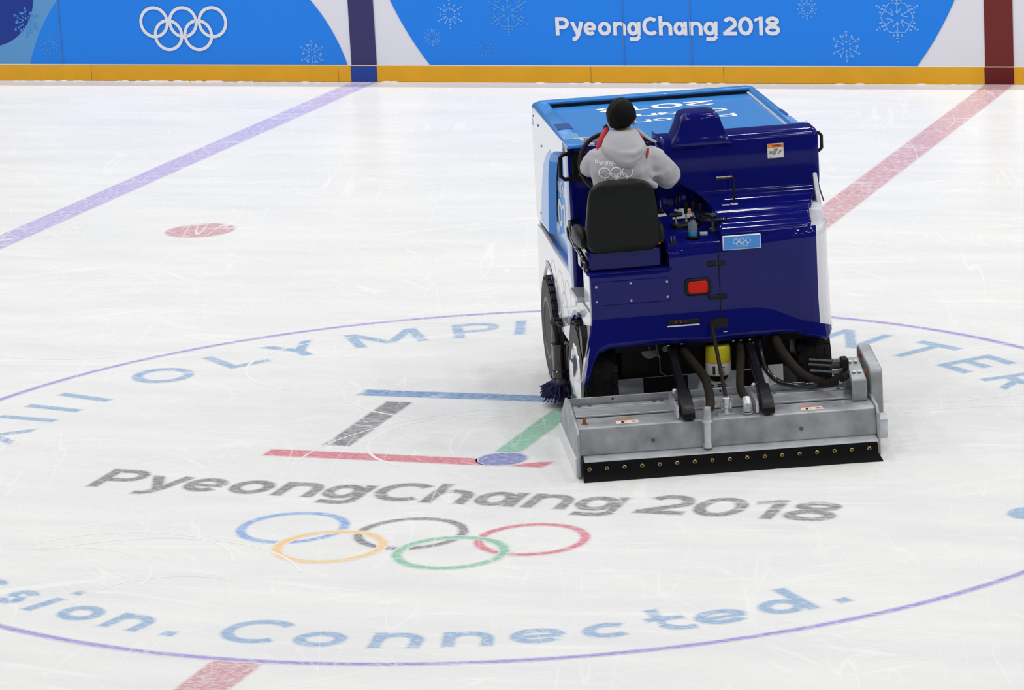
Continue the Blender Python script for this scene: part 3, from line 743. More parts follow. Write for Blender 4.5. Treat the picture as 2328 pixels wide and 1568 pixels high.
for x0, x1 in ((-.665, -.635), (.805, .84)): P(MB().box(x0, x1, 1.70, 1.735, 1.905, 1.955), 'rail_end', M['white_vinyl'], bevel=.006)
# lettering on the lid, reads from the front
for txt, t_, x0, w_, y0, h_ in (('2018', .17, .515, .86, 3.17, .19), ('Chang', .16, .545, .82, 2.80, .125), ('Pyeong', .16, .565, .90, 2.56, .125)):
    q, wd = simple_word(txt, t_)
    P(flat([[(x0-x*w_/wd, y0-y*h_) for x, y in p] for p in q], lambda x, y: (x, y, 1.9085)), 'lid_lettering', M['print_white'], bpy.data.objects['tank_lid'], fixn=False, label='white '+('numerals 2018' if txt == '2018' else 'word '+txt)+' upside down to the camera')
# lettering on the side panel
lt = []
q, wd = simple_word('2018', .2); lt += [[(2.92-x*.80/wd, 1.18+y*.20) for x, y in p] for p in q]
q, wd = simple_word('PyeongChang', .2); lt += [[(2.90-x*.72/wd, 1.43+y*.10) for x, y in p] for p in q]
P(flat(lt, lambda y, z: (-.7065, y, z)), 'side_lettering', M['white_vinyl'], bpy.data.objects['inner_side_panel'], fixn=False, label='white lettering')
q = []
for polys in rings2d(.16, .02): q += [[(2.35-x, .80+y*.75) for x, y in p] for p in polys]
P(flat(q, lambda y, z: (-.7626, y, z), step=0), 'fender_rings', M['white_vinyl'], bpy.data.objects['left_fender'], fixn=False, label='white five ring emblem')
# black boxes added inside the body so its interior and underside look dark
P(MB().box(-.55, .60, 1.0, 3.4, .46, .90).box(-.60, .78, .94, 1.02, .62, 1.18).box(-.19, .84, 1.05, 1.70, .66, 1.27), 'dark_filler', M['under'])

# --- grab handles and rails
def loop(pts, r=.013): return MB().tube(pts, r, 10)
P(loop([(-.755, 1.56, 1.885), (-.80, 1.555, 1.885), (-.825, 1.55, 1.865), (-.828, 1.55, 1.735), (-.80, 1.555, 1.712), (-.755, 1.56, 1.712)], .015), 'grab_handle', M['black'], smooth=True)
P(loop([(.885, 1.39, 1.935), (.925, 1.385, 1.935), (.942, 1.38, 1.915), (.942, 1.38, 1.83), (.925, 1.385, 1.812), (.885, 1.39, 1.812)], .012), 'grab_handle', M['black'], smooth=True)
P(loop([(-.735, 1.56, 1.43), (-.785, 1.50, 1.425), (-.792, 1.42, 1.40), (-.79, 1.38, 1.345), (-.785, 1.25, 1.305), (-.778, 1.08, 1.285), (-.768, .97, 1.25), (-.765, .94, 1.19)], .018), 'hand_rail', M['black_gloss'], smooth=True)
P(MB().tube([(-.79, 1.47, 1.42), (-.80, 1.53, 1.38), (-.80, 1.50, 1.32), (-.79, 1.40, 1.30)], .011, 8), 'rail_brace', M['black'], smooth=True)
P(MB().box(-.79, -.755, 1.05, 1.17, 1.20, 1.28), 'latch_box', M['black_gloss'], bevel=.006)

# --- fittings on the rear face
pn = P(MB().prism(rrect(-.745, -.215, .962, 1.128, .02, 0) and [(p[0], p[1]) for p in rrect(-.738, -.215, .962, 1.128, .025, 0)], 'y', .886, .902), 'access_panel', M['navy'], bevel=.006)
for x, z in ((-.715, 1.095), (-.483, 1.104), (-.238, 1.096), (-.715, .995), (-.483, .986), (-.238, .993)):
    P(MB().lathe([(.0085, 0), (.007, -.006), (.001, -.007)], (x, .886, z), 'y', 12), 'screw', M['galv_light'], pn, smooth=True)
P(MB().tube([(-.745, .893, 1.183), (-.20, .893, 1.183)], .010, 10), 'ledge_lip', M['navy'], smooth=True)
P(MB().box(-.205, .122, .892, .899, 1.196, 1.203), 'panel_groove', M['navy_dark'])
P(MB().prism([(.117, .70), (.117, 1.31), (.1205, 1.31), (.1205, .70)], 'y', .8815, .9), 'door_seam', M['black'])
for z in (1.192, .965):
    h = P(MB().prism([(p[0], p[1]) for p in rrect(.036, .165, z-.015, z+.015, .012, 0)], 'y', .878, .901), 'latch', M['black'], bevel=.005)
    P(MB().box(.098, .103, .874, .88, z-.015, z+.015), 'latch_pin', M['black_gloss'], h)
tlp = [(p[0], p[1]) for p in rrect(-.122, .058, .985, 1.103, .03, 0)]
tl_ = P(MB().prism(tlp, 'y', .874, .901), 'tail_light', M['black'], bevel=.008)
P(MB().prism([(p[0], p[1]) for p in rrect(-.098, .034, 1.003, 1.086, .02, 0)], 'y', .866, .876), 'lens', M['red_lens'], tl_, bevel=.005, label='red lens')
yy = yface(.81)
ib = P(MB().prism([(p[0], p[1]) for p in rrect(-.245, -.03, .800, .830, .014, 0)], 'y', yy-.012, yy+.004), 'light_bar', M['black'], bevel=.004)
for i in range(6): P(MB().lathe([(.006, 0), (.004, -.004), (.0005, -.005)], (-.225+.034*i, yy-.012, .815), 'y', 8), 'lamp', M['led_red'] if 0 < i < 4 else M['black_gloss'], ib, smooth=True)
yy = yface(.78)
pl = P(MB().prism([(p[0], p[1]) for p in rrect(-.252, -.03, .762, .795, .006, 0)], 'y', yy-.008, yy+.004), 'label_strip', M['label_white'], bevel=.002)
sc_ = []
for i in range(16): sc_.append([(-.24+.0125*i, .772+.006*(i % 2)), (-.233+.0125*i, .772+.006*(i % 2)), (-.233+.0125*i, .775+.006*(i % 2)), (-.24+.0125*i, .775+.006*(i % 2))])
P(flat(sc_, lambda x, z: (x, yy-.0087, z)), 'print', M['label_grey'], pl, fixn=False)
yy = yface(.74)
nt_ = P(MB().prism([(.035, .66), (.052, .80), (.068, .822), (.16, .82), (.153, .672)], 'y', yy-.006, yy+.012), 'recess_shade', M['black'], label='black sheet standing in for the shade of a recess in the rear skin')  # recess shade painted as a black sheet lying on the skin
P(MB().box(.126, .152, yy-.012, yy-.005, .675, .73), 'opening_plate', M['label_white'], nt_)
# five-ring plate
sg = P(MB().box(.148, .405, .874, .895, 1.278, 1.374), 'ring_plate', M['white_vinyl'], bevel=.003, label='light blue plate with five white rings')
P(MB().box(.154, .399, .8715, .875, 1.284, 1.368), 'plate_face', M['lblue'], sg)
q = []
for polys in rings2d(.0185, .0035): q += [[(x+.2765, y+1.336) for x, y in p] for p in polys]
P(flat(q, lambda x, z: (x, .8700, z)), 'rings', M['white_vinyl'], sg, fixn=False)
# warning sticker on the hood
ws = P(MB().box(.562, .672, 1.345, 1.353, 1.79, 1.888), 'warning_sticker', M['label_white'], label='white and orange warning sticker')
P(MB().box(.564, .670, 1.3435, 1.346, 1.862, 1.886), 'header', M['label_orange'], ws)
lt = []
q, wd = simple_word('eaonng', .2)
# WARNING
def tiny(txt, x0, z0, h, tw):
    W_ = dict(W=.9, A=.75, R=.65, N=.7, I=.25, G=.75); x = 0; out = []
    for ch in txt:
        w_ = W_[ch]
        if ch == 'W': g = diag(.08, 1, .28, 0, .18)+diag(.45, .8, .28, 0, .18)+diag(.45, .8, .62, 0, .18)+diag(.82, 1, .62, 0, .18)
        elif ch == 'A': g = diag(.1, 0, w_/2, 1, .2)+diag(w_-.1, 0, w_/2, 1, .2)+ribbon([(.2, .33), (w_-.2, .33)], .16)
        elif ch == 'G': g = glyph('C', w_, .18)+ribbon([(w_*.5, .45), (w_-.04, .45), (w_-.04, .12)], .16)
        else: g = glyph(ch, w_, .18)
        out += [[(px+x, py) for px, py in p] for p in g]; x += w_+.12
    k = tw/x
    return [[(x0+px*k, z0+py*h) for px, py in p] for p in out]
P(flat(tiny('WARNING', .598, 1.868, .012, .058), lambda x, z: (x, 1.3425, z)), 'print', M['label_black'], ws, fixn=False)
P(flat([[(.570, 1.866), (.590, 1.866), (.580, 1.883)]], lambda x, z: (x, 1.3427, z)), 'alert_mark', M['label_yellow'], ws, fixn=False)
pic = [[(.572, 1.818), (.622, 1.818), (.622, 1.836), (.572, 1.840)], [(.606, 1.836), (.632, 1.838), (.632, 1.856), (.606, 1.852)], [(.60, 1.812), (.61, 1.812), (.61, 1.822), (.60, 1.822)]]
P(flat(pic, lambda x, z: (x, 1.3435, z)), 'pictogram', M['label_grey'], ws, fixn=False)
fig = ribbon([(.640, 1.822), (.648, 1.832), (.660, 1.846)], .003)+ribbon([(.648, 1.832), (.658, 1.828)], .003)+ribbon([(.640, 1.822), (.632, 1.818)], .003)+ribbon([(.644, 1.827), (.644, 1.838)], .003)
P(flat(fig, lambda x, z: (x, 1.3432, z)), 'pictogram', M['label_black'], ws, fixn=False)
P(flat(ribbon([(.570, 1.797), (.592, 1.798)], .004), lambda x, z: (x, 1.3432, z)), 'print', M['label_black'], ws, fixn=False)
# vents
P(MB().prism([(1.02, .62), (1.10, .70), (1.10, .79), (1.02, .76)][:0] or [(.985, .60), (1.08, .66), (1.08, .80), (.985, .74)], 'x', -.815, -.765), 'vent', M['black'])
P(MB().prism([(1.20, .72), (1.32, .76), (1.32, .92), (1.20, .86)], 'x', .85, .872), 'vent', M['black'])
P(MB().prism([(.96, 1.06), (1.05, 1.09), (1.05, 1.12), (.96, 1.10)], 'x', -.752, -.74), 'key_plate', M['label_black'])
P(MB().tube([(.906, 1.36, 1.59), (.906, 1.30, 1.55), (.906, 1.20, 1.50)], .005, 6), 'edge_trim', M['black'])

# --- controls on the console
def deckz(y): return interp(y, [(.92, 1.34), (1.10, 1.388), (1.30, 1.438), (1.44, 1.478)])
lb = P(MB().prism([(p[0], p[1]) for p in rrect(-.15, .055, 1.12, 1.235, .05, 0)], 'z', deckz(1.15)-.03, deckz(1.2)+.012), 'lever_base', M['black'], bevel=.01)
for x, y0, top, grip in ((-.035, 1.21, 1.555, True), (.012, 1.21, 1.560, True), (-.112, 1.17, 1.475, False)):
    zb = deckz(y0)
    lv = P(MB().tube([(x, y0, zb), (x, y0+.01, top-.06 if grip else top)], .006, 8), 'lever', M['galv_light'], smooth=True)
    P(MB().ell((x, y0, zb+.012), (.016, .016, .012), 10, 6), 'boot', M['galv_dark'], lv, smooth=True)
    if grip: P(MB().tube([(x, y0+.01, top-.075), (x, y0+.012, top-.01), (x, y0+.012, top)], [.011, .0155, .013], 12), 'grip', M['black'], lv, smooth=True)
    else: P(MB().tube([(x-.038, y0+.004, top+.006), (x+.042, y0+.004, top+.010)], .0125, 10), 'grip', M['black'], lv, smooth=True)
lv = P(MB().tube([(.058, 1.22, deckz(1.2)), (.062, 1.23, 1.54)], [.017, .017], 12), 'lever_sleeve', M['black'], smooth=True)
def decal(name, pts, m, parent=None, dz=.003): return P(flat([pts], lambda x, y: (x, y, deckz(y)+dz)), name, m, parent, fixn=False)
dp = decal('lever_chart', [(-.115, 1.28), (.035, 1.28), (.045, 1.42), (-.06, 1.42), (-.06, 1.36), (-.125, 1.36)], M['label_white'])
for x0, x1, y in ((-.07, -.035, 1.36), (-.07, -.03, 1.335), (.0, .03, 1.37), (.0, .03, 1.34)):
    P(flat([[(x0, y), (x1, y), (x1, y+.012), (x0, y+.012)]], lambda x, y: (x, y, deckz(y)+.0045)), 'print', M['label_black'] if x0 < -.01 else M['label_orange'], dp, fixn=False)
jp = decal('joystick_plate', [(-.205, 1.33), (-.145, 1.335), (-.155, 1.42), (-.208, 1.42)], M['label_white'])
P(MB().lathe([(.028, 0), (.026, .012), (.016, .03), (.006, .036)], (-.178, 1.39, deckz(1.39)+.002), 'z', 16), 'joystick', M['black'], smooth=True)
P(MB().tube([(-.178, 1.39, deckz(1.39)+.03), (-.18, 1.40, deckz(1.39)+.085)], .004, 6), 'stick', M['galv_light'], bpy.data.objects['joystick'])
# small sockets
sk_ = P(MB().box(-.20, -.145, .925, .985, 1.335, 1.352), 'socket', M['black'], bevel=.005)
for x in (-.185, -.162): P(MB().tube([(x, .955, 1.35), (x, .96, 1.385)], .006, 8), 'pin', M['galv_dark'], sk_)
# hand wheel on a short shaft
hw = P(MB().tube([(.125+.108*math.cos(2*PI*i/36), 1.09+.108*math.sin(2*PI*i/36), 1.467) for i in range(36)], .0125, 8, wrap=True), 'hand_wheel', M['black_gloss'], smooth=True)
hx = MB()
for a in range(0, 180, 45):
    hx.tube([(.125-.1*math.cos(rad(a)), 1.09-.1*math.sin(rad(a)), 1.463), (.125+.1*math.cos(rad(a)), 1.09+.1*math.sin(rad(a)), 1.463)], .008, 6)
P(hx, 'spokes', M['black_gloss'], hw, smooth=True)
P(MB().lathe([(.03, 0), (.03, .02), (.013, .03), (.013, .10), (.022, .105), (.022, .12)], (.125, 1.085, 1.372), 'z', 14), 'shaft', M['galv_dark'], hw, smooth=True)
P(MB().box(.02, .075, 1.02, 1.05, 1.36, 1.385), 'bracket_plate', M['galv_light'], bevel=.003)
# crank
cz = 1.515
ck = P(MB().tube([(.30, 1.24, cz), (.302, 1.24, 1.68), (.300, 1.24, 1.695), (.29, 1.24, 1.70)], .0085, 10), 'crank_handle', M['black'], smooth=True)
P(MB().tube([(.292, 1.24, 1.70), (.182, 1.235, 1.70)], .0135, 12), 'grip', M['black_gloss'], ck, smooth=True)
P(MB().lathe([(.026, 0), (.026, .008), (.001, .009)], (.30, 1.24, cz-.002), 'z', 18), 'collar', M['label_white'], ck)
P(MB().box(.215, .268, 1.215, 1.268, cz-.002, cz+.003), 'crank_label', M['label_white'])
P(MB().lathe([(.026, 0), (.026, .008), (.001, .009)], (-.06, 1.40, deckz(1.4)), 'z', 18), 'rod_collar', M['label_white'])
P(MB().tube([(-.06, 1.40, deckz(1.4)), (-.058, 1.385, 1.60)], .006, 8), 'control_rod', M['black'], smooth=True)
# cup holder
P(MB().lathe([(.055, 0), (.055, .006), (.036, .006), (.036, 0)], (-.03, 1.0, deckz(1.0)-.001), 'z', 24), 'cup_holder', M['black'])

# --- wheels
def wheel_(x, y, s, R=.38, wdt=.24, name='wheel', bright=False):
    side_m = M['tyre_side'] if bright else M['tyre']
    """s=-1 left (outer face towards -x)"""
    h = wdt/2
    prof = [(R*.58, -h*.9), (R*.72, -h), (R*.90, -h*.98), (R*.965, -h*.84), (R*.985, -h*.5), (R*.985, h*.5), (R*.965, h*.84), (R*.90, h*.98), (R*.72, h), (R*.58, h*.9)]
    cx = x-s*h
    mbw = MB().lathe(prof, (cx, y, R), 'x', 48)
    for i in range(30):
        a = 2*PI*i/30
        for k, off in ((-.78, 0), (-.28, .5), (.28, 0), (.78, .5)):
            aa = a+off*2*PI/30; c, sn_ = math.cos(aa), math.sin(aa)
            tn = (-sn_, c); r0, r1 = R*.955, R*1.0
            hw_, hl = h*.17, .026
            vs = []
            for rr in (r0, r1):
                for dt in (-hl, hl):
                    for dx in (-hw_, hw_):
                        vs.append((cx+k*h+dx, y+c*rr+tn[0]*dt, R+sn_*rr+tn[1]*dt))
            mbw.add(vs, [(0, 2, 3, 1), (4, 5, 7, 6), (0, 1, 5, 4), (2, 6, 7, 3), (0, 4, 6, 2), (1, 3, 7, 5)])
    o = P(mbw, name, M['tyre'], smooth=True, angle=30)
    if bright: P(MB().lathe([(R*.61, .0), (R*.60, -.014), (R*.52, -.020), (R*.49, -.012), (R*.34, -.030), (R*.30, -.045), (R*.14, -.050), (.001, -.050)], (x-s*.012, y, R), 'x', 36), 'rim', M['chrome'], o, smooth=True)
    else: P(MB().lathe([(R*.60, 0), (R*.60, .012), (R*.52, .015), (R*.47, -.02), (R*.30, -.05), (R*.28, -.03), (R*.12, -.02), (.001, -.02)] if s > 0 else
                 [(R*.60, 0), (R*.60, -.012), (R*.52, -.015), (R*.47, .02), (R*.30, .05), (R*.28, .03), (R*.12, .02), (.001, .02)], (x-s*.012, y, R), 'x', 36), 'rim', M['galv_dark'], o, smooth=True)
    P(MB().lathe([(R*.93, s*-.001), (R*.78, s*.004), (R*.60, s*-.002)], (x, y, R), 'x', 48), 'sidewall', side_m, o, smooth=True)
    return o
wheel_(-.812, 1.38, -1, bright=True)
wheel_(.895, 1.40, 1)
wheel_(-.797, 2.92, -1)
wheel_(.90, 2.92, 1)
P(MB().tube([(-.70, 1.38, .38), (.78, 1.40, .38)], .05, 12), 'axle', M['under'])
P(MB().tube([(-.67, 2.92, .38), (.78, 2.92, .38)], .05, 12), 'axle', M['under'])

# --- board brush on the left with its motor
br = MB()
for i in range(620):
    a = random.uniform(0, 2*PI); r0 = .05; r1 = random.uniform(.165, .20); z0 = random.uniform(.10, .17); z1 = z0-random.uniform(.03, .06)
    p0 = (-.775+r0*math.cos(a), 2.14+r0*math.sin(a), z0); p1 = (-.775+r1*.7*math.cos(a), 2.14+r1*.7*math.sin(a), z0-.01); p2 = (-.775+r1*math.cos(a+.06), 2.14+r1*math.sin(a+.06), max(z1, .012))
    br.tube([p0, p1, p2], [.006, .006, .004], 4)
bb = P(MB().lathe([(.02, .20), (.075, .19), (.11, .175), (.125, .13), (.11, .09), (.02, .08)], (-.775, 2.14, 0), 'z', 24), 'side_brush', M['bristle'], smooth=True)
o = P(br, 'bristles', M['bristle'], bb, label='dark blue stiff bristles'); o['kind'] = 'stuff'
bm_ = P(MB().lathe([(.001, .20), (.045, .20), (.05, .225), (.062, .235), (.062, .28), (.055, .285), (.055, .455), (.06, .46), (.06, .475), (.02, .48)], (-.835, 2.0, 0), 'z', 24), 'brush_motor', M['black_gloss'], smooth=True)
P(MB().tube([(-.82, 2.0, .47), (-.825, 2.0, .53), (-.83, 2.02, .575), (-.845, 2.10, .585), (-.82, 2.30, .55), (-.70, 2.40, .50)], .018, 10), 'hose', M['black'], bm_, smooth=True)
P(MB().tube([(-.85, 2.0, .47), (-.855, 2.0, .54), (-.86, 2.03, .595), (-.865, 2.14, .60), (-.83, 2.34, .57), (-.70, 2.42, .53)], .016, 10), 'hose', M['hose'], bm_, smooth=True)
P(MB().tube([(-.835, 2.05, .25), (-.70, 2.3, .30), (-.60, 2.5, .42)], .022, 8), 'arm', M['galv_dark'], bm_, smooth=True)
P(MB().lathe([(.02, 0), (.02, .06)], (-.775, 2.1, .17), 'z', 10), 'spindle', M['under'], bm_)

# ------------------------------------------------------------------ conditioner (towed sled behind; its own frame turned slightly)
cd = MB()
sec = [(.072, .158), (.10, .325), (.115, .333), (.62, .345), (.62, .405), (.628, .405), (.632, .20), (.60, .12), (.12, .12)]
cd.prism(sec, 'x', -.985, .965)
cond = P(cd, 'conditioner', M['galv'], bevel=.008, label='grey galvanised conditioner sled on the ice')
cond.rotation_euler = (0, 0, -rad(2.3))
def Q(mb_, name, m, **k): return mb_.build(name, m, cond, **k)
Q(MB().prism([(.05, .137), (.05, .02), (.10, .0), (1.20, .0), (1.27, .06), (1.25, .12), (.80, .37), (.62, .40), (.10, .345), (.055, .30)], 'x', -1.002, -.985), 'end_plate', M['galv'], bevel=.004)
Q(MB().prism([(.10, .001), (1.18, .001), (1.26, .05), (1.18, .105), (.60, .115), (.10, .13)], 'x', -1.016, -1.001), 'runner', M['white_vinyl'], bevel=.003, label='white plastic runner')
Q(MB().prism([(.05, .137), (.05, .02), (.10, .0), (1.20, .0), (1.27, .06), (1.25, .12), (.80, .37), (.62, .40), (.10, .345), (.055, .30)], 'x', .965, .985), 'end_plate', M['galv'], bevel=.004)
# squeegee bar and rubber
Q(MB().prism([(.005, .112), (.028, .112), (.030, .128), (.085, .150), (.10, .150), (.10, .158), (.03, .142), (.002, .134)], 'x', -.965, .96), 'clamp_bar', M['galv_light'], bevel=.002)
rb = []
for i in range(25):
    x = lerp(-.978, .955, i/24); fl_ = .028*max(0, (i-21)/3)**2
    rb.append([(x, .004, .132), (x, -.004, .06), (x+fl_*.9, -.026-fl_*.3, .012), (x+fl_, -.034-fl_*.3, .001), (x+fl_, -.020, .001), (x+fl_*.5, .010, .03), (x, .016, .06), (x, .018, .132)])
Q(MB().loft(rb), 'squeegee', M['rubber'], smooth=True, angle=40, label='black rubber squeegee')
for i in range(17):
    x = lerp(-.936, .899, i/16); z = .081+.004*i/16
    scr = Q(MB().lathe([(.013, .004), (.013, -.006), (.0085, -.009), (.0075, -.005), (.001, -.005)], (x, -.001, z), 'y', 14), 'screw', M['brass'], smooth=True, angle=30)
    Q(MB().lathe([(.0072, -.0052), (.001, -.0056)], (x, -.001, z), 'y', 10), 'screw_socket', M['black'])
# top hatches
for x0, x1 in ((-.975, -.325), (-.30, .245), (.285, .85)):
    ht = Q(MB().box(x0, x1, .335, .575, .338, .352).box(x0+.002, x1-.002, .535, .60, .350, .358), 'hatch', M['galv_light'], bevel=.002)
    Q(MB().box(x0-.006, x1+.006, .326, .336, .337, .3405), 'gap', M['black'])
for x, y, z in ((-.93, .57, .36), (-.86, .575, .36), (-.43, .57, .36), (-.38, .575, .36), (-.28, .55, .36), (.33, .55, .36), (.37, .55, .36), (.80, .56, .36)):
    Q(MB().lathe([(.011, 0), (.011, .008), (.001, .010)], (x, y, z-.003), 'z', 8), 'bolt', M['galv_dark'])
for x in (-.70, .02, .60): Q(MB().lathe([(.008, -.001), (.0005, -.003)], (x, .62, .385), 'y', 10), 'hole', M['black'])
Q(MB().lathe([(.013, 0), (.013, .045), (.001, .047)], (-.935, .19, .335), 'z', 10).lathe([(.022, 0), (.022, .004), (.001, .005)], (-.935, .19, .334), 'z', 12), 'stud', M['rust'], label='rusty stud')
for x, z in ((-.503, .224), (.471, .228)):
    Q(MB().lathe([(.013, .004), (.013, -.010), (.005, -.012), (.001, -.006)], (x, .084, z), 'y', 10), 'grease_nipple', M['galv_dark'], smooth=True)
for x0 in (-.73, .485):
    lb_ = Q(MB().box(x0, x0+.145, .135, .225, .334, .3365), 'warning_label', M['label_white'], label='small white label with orange header')
    Q(MB().box(x0, x0+.145, .205, .226, .3365, .3375).box(x0+.10, x0+.13, .15, .156, .3365, .3375), 'header', M['label_orange'])
    Q(flat([[(x0+.03, .145), (x0+.045, .145), (x0+.055, .19), (x0+.035, .19)], [(x0+.055, .18), (x0+.068, .15), (x0+.06, .19)], [(x0+.098, .165), (x0+.135, .165), (x0+.135, .172), (x0+.098, .172)], [(x0+.10, .18), (x0+.125, .18), (x0+.125, .186), (x0+.10, .186)]], lambda x, y: (x, y, .3372)), 'pictogram', M['label_black'], fixn=False)
# lift arms: black bars coming down from the body
for xt, xb in ((-.255, -.262), (.285, .262)):
    am = Q(MB().prism([(.17, .345), (.075, .345), (.085, .385), (.15, .43), (.33, .485), (.95, .66), (1.02, .62), (.95, .58), (.40, .43), (.28, .36)], 'x', xb-.026, xb+.026), 'lift_arm', M['black'], bevel=.006)
    Q(MB().prism([(.16, .345), (.070, .345), (.078, .388), (.14, .432), (.33, .492), (.36, .45), (.28, .37)], 'x', xb-.041, xb+.041), 'arm_shoe', M['black'], bevel=.008)
    Q(MB().box(xb-.075, xb-.058, .14, .55, .340, .42), 'bracket', M['galv_light'])
    Q(MB().ell((xb-.045, .42, .455), (.02, .02, .02), 10, 8), 'joint', M['galv_light'], smooth=True)
# hoses
def hose(pts, r, m='hose', name='hose', n=12):
    P_ = [Vector(p) for p in pts]; out = []
    for i in range(len(P_)-1):
        p0, p1, p2, p3 = P_[max(i-1, 0)], P_[i], P_[i+1], P_[min(i+2, len(P_)-1)]
        for k in range(6):
            t = k/6; out.append(.5*((2*p1)+(p2-p0)*t+(2*p0-5*p1+4*p2-p3)*t*t+(3*p1-p0-3*p2+p3)*t**3))
    out.append(P_[-1])
    return Q(MB().tube(out, r, n), name, M[m], smooth=True)
hose([(-.20, .98, .66), (-.17, .85, .60), (-.10, .55, .52), (-.095, .32, .465), (-.115, .12, .42), (-.140, .065, .40)], .030)
Q(MB().tube([(-.140, .07, .42), (-.145, .055, .385), (-.148, .052, .34), (-.150, .052, .17)], [.026, .027, .027, .025], 14).lathe([(.038, 0), (.038, .02)], (-.148, .052, .325), 'z', 16).lathe([(.03, 0), (.03, .03)], (-.15, .052, .155), 'z', 14), 'spray_pipe', M['galv_light'], smooth=True, angle=40)
hose([(.19, .98, .66), (.20, .85, .60), (.15, .55, .52), (.12, .35, .46), (.132, .23, .42), (.137, .19, .395)], .028)
Q(MB().tube([(.135, .21, .42), (.134, .165, .39), (.133, .16, .35)], [.03, .031, .03], 14).lathe([(.04, 0), (.04, .008)], (.133, .16, .338), 'z', 16), 'elbow_pipe', M['galv_light'], smooth=True, angle=40)
Q(MB().lathe([(.032, 0), (.032, .022)], (.1355, .21, .41), 'z', 14), 'hose_clamp', M['chrome'])
hose([(.36, 1.0, .70), (.33, .85, .62), (.34, .68, .50), (.42, .60, .42), (.55, .56, .395), (.68, .52, .42), (.74, .44, .46)], .018, 'black_gloss')
hose([(.44, 1.0, .72), (.46, .85, .60), (.56, .68, .46), (.66, .56, .415), (.74, .46, .43), (.80, .40, .475), (.825, .37, .50)], .034)
Q(MB().lathe([(.038, -.012), (.038, .012)], (.79, .415, .465), 'x', 16), 'hose_clamp', M['galv_light'])
for z, dy in ((.575, 0), (.535, .03), (.505, -.02)): Q(MB().tube([(.62, .58+dy, z-.01), (.84, .40+dy, z)], .008, 8).lathe([(.02, -.03), (.02, .03)], (.78, .45+dy, z-.004), 'x', 8), 'hydraulic_line', M['galv_dark'], smooth=True, angle=40)
Q(MB().box(.80, .845, .36, .47, .53, .60), 'valve_block', M['under'], bevel=.006)
# auger motor bracket and drive guard on the right
Q(MB().prism([(.262, .338), (.272, .475), (.285, .488), (.57, .562), (.60, .555), (.60, .345), (.57, .345), (.57, .52), (.30, .45), (.285, .338)], 'x', .845, .945), 'motor_bracket', M['galv'], bevel=.008)
for x in (.875, .912):
    for y, z in ((.50, .549), (.36, .512)): Q(MB().lathe([(.014, 0), (.014, .006), (.008, .012), (.001, .013)], (x, y, z), 'z', 10), 'bracket_bolt', M['label_white'], smooth=True, angle=30)
Q(MB().tube([(.945, .46, .46), (1.0, .46, .46)], .04, 16), 'drive_shaft', M['rust'], smooth=True, angle=40)
Q(MB().prism([(.31, .09), (.31, .50), (.325, .53), (.345, .538), (.74, .597), (.77, .597), (.80, .575), (.80, .10)], 'x', .972, 1.058), 'drive_guard', M['galv'], bevel=.012, seg=3)
Q(MB().prism([(.275, .075), (.265, .09), (.265, .20), (.31, .24), (.31, .06)], 'x', .985, 1.073), 'guard_flap', M['galv_light'], bevel=.004)
Q(MB().box(.968, .972, .62, .66, .54, .57), 'mark', M['red_cloth'])
# cross-conveyor rod with universal joint
Q(MB().tube([(.01, .86, .80), (.005, .30, .475), (.003, .235, .43)], .0135, 10), 'drive_rod', M['hose'], smooth=True)
Q(MB().lathe([(.027, .395), (.027, .44), (.022, .445)], (0, .20, 0), 'z', 14).box(-.034, -.022, .19, .225, .37, .41).box(.022, .034, .19, .225, .37, .41).lathe([(.03, .335), (.03, .345), (.018, .35), (.018, .375), (.024, .38), (.024, .40)], (-.004, .185, 0), 'z', 14).box(-.06, .055, .16, .20, .334, .345), 'universal_joint', M['galv_light'], smooth=True, angle=30)
# hydraulic filter, vented cover and white plate under the tail
ft = Q(MB().lathe([(.085, .43), (.085, .615), (.075, .63)], (.055, .93, 0), 'z', 28), 'filter', M['filter_yellow'], smooth=True, angle=40, label='yellow oil filter with white label')
Q(MB().lathe([(.0862, .435), (.0862, .515)], (.055, .93, 0), 'z', 28), 'filter_label', M['label_white'])
Q(MB().lathe([(.0868, .516), (.0868, .521)], (.055, .93, 0), 'z', 28), 'filter_band', M['label_orange'])
Q(MB().lathe([(.07, .43), (.055, .39), (.03, .375)], (.055, .93, 0), 'z', 6), 'filter_cap', M['under'])
Q(MB().box(.005, .022, .846, .852, .445, .50).box(.04, .085, .843, .849, .45, .454).box(.04, .085, .843, .849, .468, .472).box(.04, .085, .843, .849, .486, .49), 'print', M['label_black'])
vc = MB().prism([(-.12, .30), (.14, .30), (.115, .385), (-.08, .385)], 'y', .86, .90)
Q(vc, 'vented_cover', M['grey_panel'])
sl = MB()
for i in range(5):
    for x in (-.05, .035): sl.box(x, x+.06, .857, .862, .315+.013*i, .320+.013*i)
Q(sl, 'slots', M['black'])
Q(MB().box(.40, .50, .98, .99, .32, .45), 'side_plate', M['label_white'])
for bx in ((-.45, -.15, .97, .99, .29, .42), (.20, .35, .98, 1.0, .3, .42)): Q(MB().box(*bx), 'dark_plate', M['under'])
Q(MB().tube([(-.36, .93, .67), (-.34, .92, .56), (-.34, .92, .47), (-.30, .92, .44)], .004, 6).tube([(-.42, .93, .67), (-.39, .92, .60), (-.33, .92, .57)], .004, 6), 'cable', M['galv_dark'])
Q(MB().lathe([(.06, 0), (.06, .03), (.02, .04)], (-.40, .95, .62), 'y', 16).lathe([(.022, -.03), (.022, .02)], (-.30, .93, .63), 'y', 12), 'pump', M['galv_dark'], smooth=True, angle=40)
for x, z in ((-.28, .655), (-.19, .66), (.16, .655), (.21, .655), (.27, .655), (.45, .66), (-.24, .62), (.29, .63)): Q(MB().ell((x, .90, z), (.012, .012, .012), 8, 6), 'hose_fitting', M['chrome'], smooth=True)
